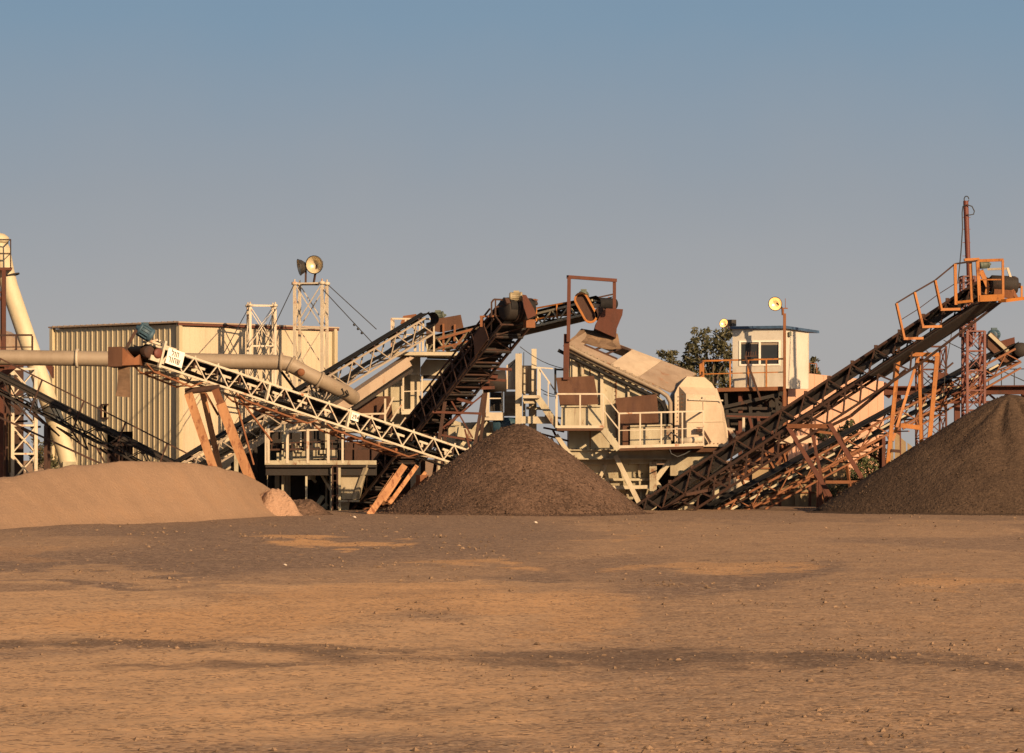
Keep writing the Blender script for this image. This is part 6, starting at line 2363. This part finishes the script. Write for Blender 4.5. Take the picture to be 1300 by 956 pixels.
for px in (-60, -25, 2):
    mb.beam(G(px, 104.3), P(px, 522, 104.3), .12, .12)
mb.build('hopper_rib', 'rust_red', root)


# ================================================================== trees and shrubs
def foliage(name, clumps, mat, parent, leaf, n_per, seed):
    rr = random.Random(seed)
    vs_, fs, tone = [], [], []
    for (c_, rx, ry, rz_) in clumps:
        n = int(n_per * (rx * rz_) ** .8)
        for _ in range(n):
            d = V((rr.gauss(0, 1), rr.gauss(0, 1), rr.gauss(0, 1))).normalized() * (rr.random() ** .45)
            p = V(c_) + V((d.x * rx, d.y * ry, d.z * rz_))
            nn = V((rr.gauss(0, 1), rr.gauss(0, 1), rr.gauss(0, .8) + .3)).normalized()
            a_ = nn.orthogonal().normalized()
            a_ = (Matrix.Rotation(rr.random() * 6.28, 3, nn) @ a_)
            b_ = nn.cross(a_)
            l = leaf * rr.uniform(.6, 1.3)
            o_ = len(vs_)
            vs_ += [p - a_ * l, p - b_ * l * .38 + nn * l * .1, p + a_ * l, p + b_ * l * .38 + nn * l * .1]
            fs.append((o_, o_ + 1, o_ + 2, o_ + 3))
            tn = min(1, max(0, rr.gauss(.45, .25)))
            tone += [tn] * 4
    org = parent.location
    me_ = bpy.data.meshes.new(name)
    me_.from_pydata([p - org for p in vs_], [], fs)
    at_ = me_.attributes.new('tone', 'FLOAT', 'POINT')
    at_.data.foreach_set('value', tone)
    me_.materials.append(M[mat])
    o_ = bpy.data.objects.new(name, me_)
    C.objects.link(o_)
    o_.parent = parent
    return o_


def tree(label, px, Y, tops, mat, leaf, dens, seed, cat='tree', name='evergreen_tree', bush=False):
    """tops: clumps as (photo x, photo y, radius in photo px)"""
    base = G(px, Y)
    root = thing(name, label, cat, base)
    rr = random.Random(seed)
    cl = []
    mb = MB()
    top = P(*min(((x, y) for x, y, _ in tops), key=lambda q: q[1]), Y)
    th = max(.5, top.z * (.75 if not bush else .5))
    mb.tube(base - Z * .1, base + Z * th * .5, .16 if not bush else .05, .11 if not bush else .04, 8)
    mb.tube(base + Z * th * .5, V((base.x + .1, Y, th)), .11 if not bush else .04, .05 if not bush else .02, 8)
    for x, y, r in tops:
        R = r * Y / F
        c_ = P(x, y, Y) + V((0, rr.uniform(-.5, .5), 0))
        cl.append((c_, R, R * 1.1, R * .8))
        for _ in range(4):
            d = V((rr.uniform(-1, 1), rr.uniform(-1, 1), rr.uniform(-.8, .8)))
            cl.append((c_ + d * R, R * rr.uniform(.3, .5), R * .4, R * rr.uniform(.25, .45)))
        s_ = V((base.x, Y, min(th * .9, max(.2, c_.z - R * 1.2))))
        mid = s_.lerp(c_, .5) + Z * .1
        mb.tube(s_, mid, .05 if not bush else .02, .035 if not bush else .015, 6)
        mb.tube(mid, c_, .035 if not bush else .015, .01, 6)
    mb.build('trunk', 'bark', root)
    foliage('crown', cl, mat, root, leaf, dens, seed)
    return root


tree('dark evergreen tree showing between the screen house and the control cabin', 905, 131,
     [(893, 428, 12), (905, 440, 17), (884, 448, 14), (918, 426, 13), (923, 450, 18), (898, 462, 17), (875, 462, 13), (915, 475, 18), (848, 456, 11), (862, 468, 13), (888, 482, 18), (840, 448, 5), (925, 492, 18), (900, 500, 18), (877, 440, 8)], 'leaf_dark', .105, 620, 5)
tree('small dark treetop peeping out from behind the pale control cabin', 1036, 133, [(1033, 458, 6), (1030, 467, 8), (1037, 472, 7), (1030, 485, 12)], 'leaf_dark', .10, 620, 9)
tree('leafy green shrub growing under the conveyors beside the large dark heap', 1105, 114,
     [(1100, 590, 15), (1115, 600, 14), (1088, 600, 12), (1118, 575, 11), (1105, 615, 16), (1128, 590, 10), (1085, 612, 12), (1125, 612, 14)], 'leaf_green', .075, 1100, 11, 'shrub', 'shrub', True)
tree('wispy green shrub in front of the peach metal store', 1070, 117.2,
     [(1079, 538, 7), (1070, 548, 9), (1056, 552, 8), (1046, 556, 8), (1084, 552, 8), (1060, 566, 10), (1075, 565, 9), (1040, 572, 9)], 'leaf_green', .07, 1000, 13, 'shrub', 'shrub', True)
tree('low dry shrub at the foot of the tan retaining wall', 1062, 115.3, [(1055, 622, 8), (1068, 615, 9), (1048, 630, 8)], 'leaf_green', .06, 1100, 17, 'shrub', 'shrub', True)
tree('dark shrub glimpsed low behind the leaning cream pipe', 60, 113, [(55, 570, 12), (66, 560, 9), (48, 585, 13), (64, 590, 13)], 'leaf_dark', .08, 900, 21, 'shrub', 'shrub', True)
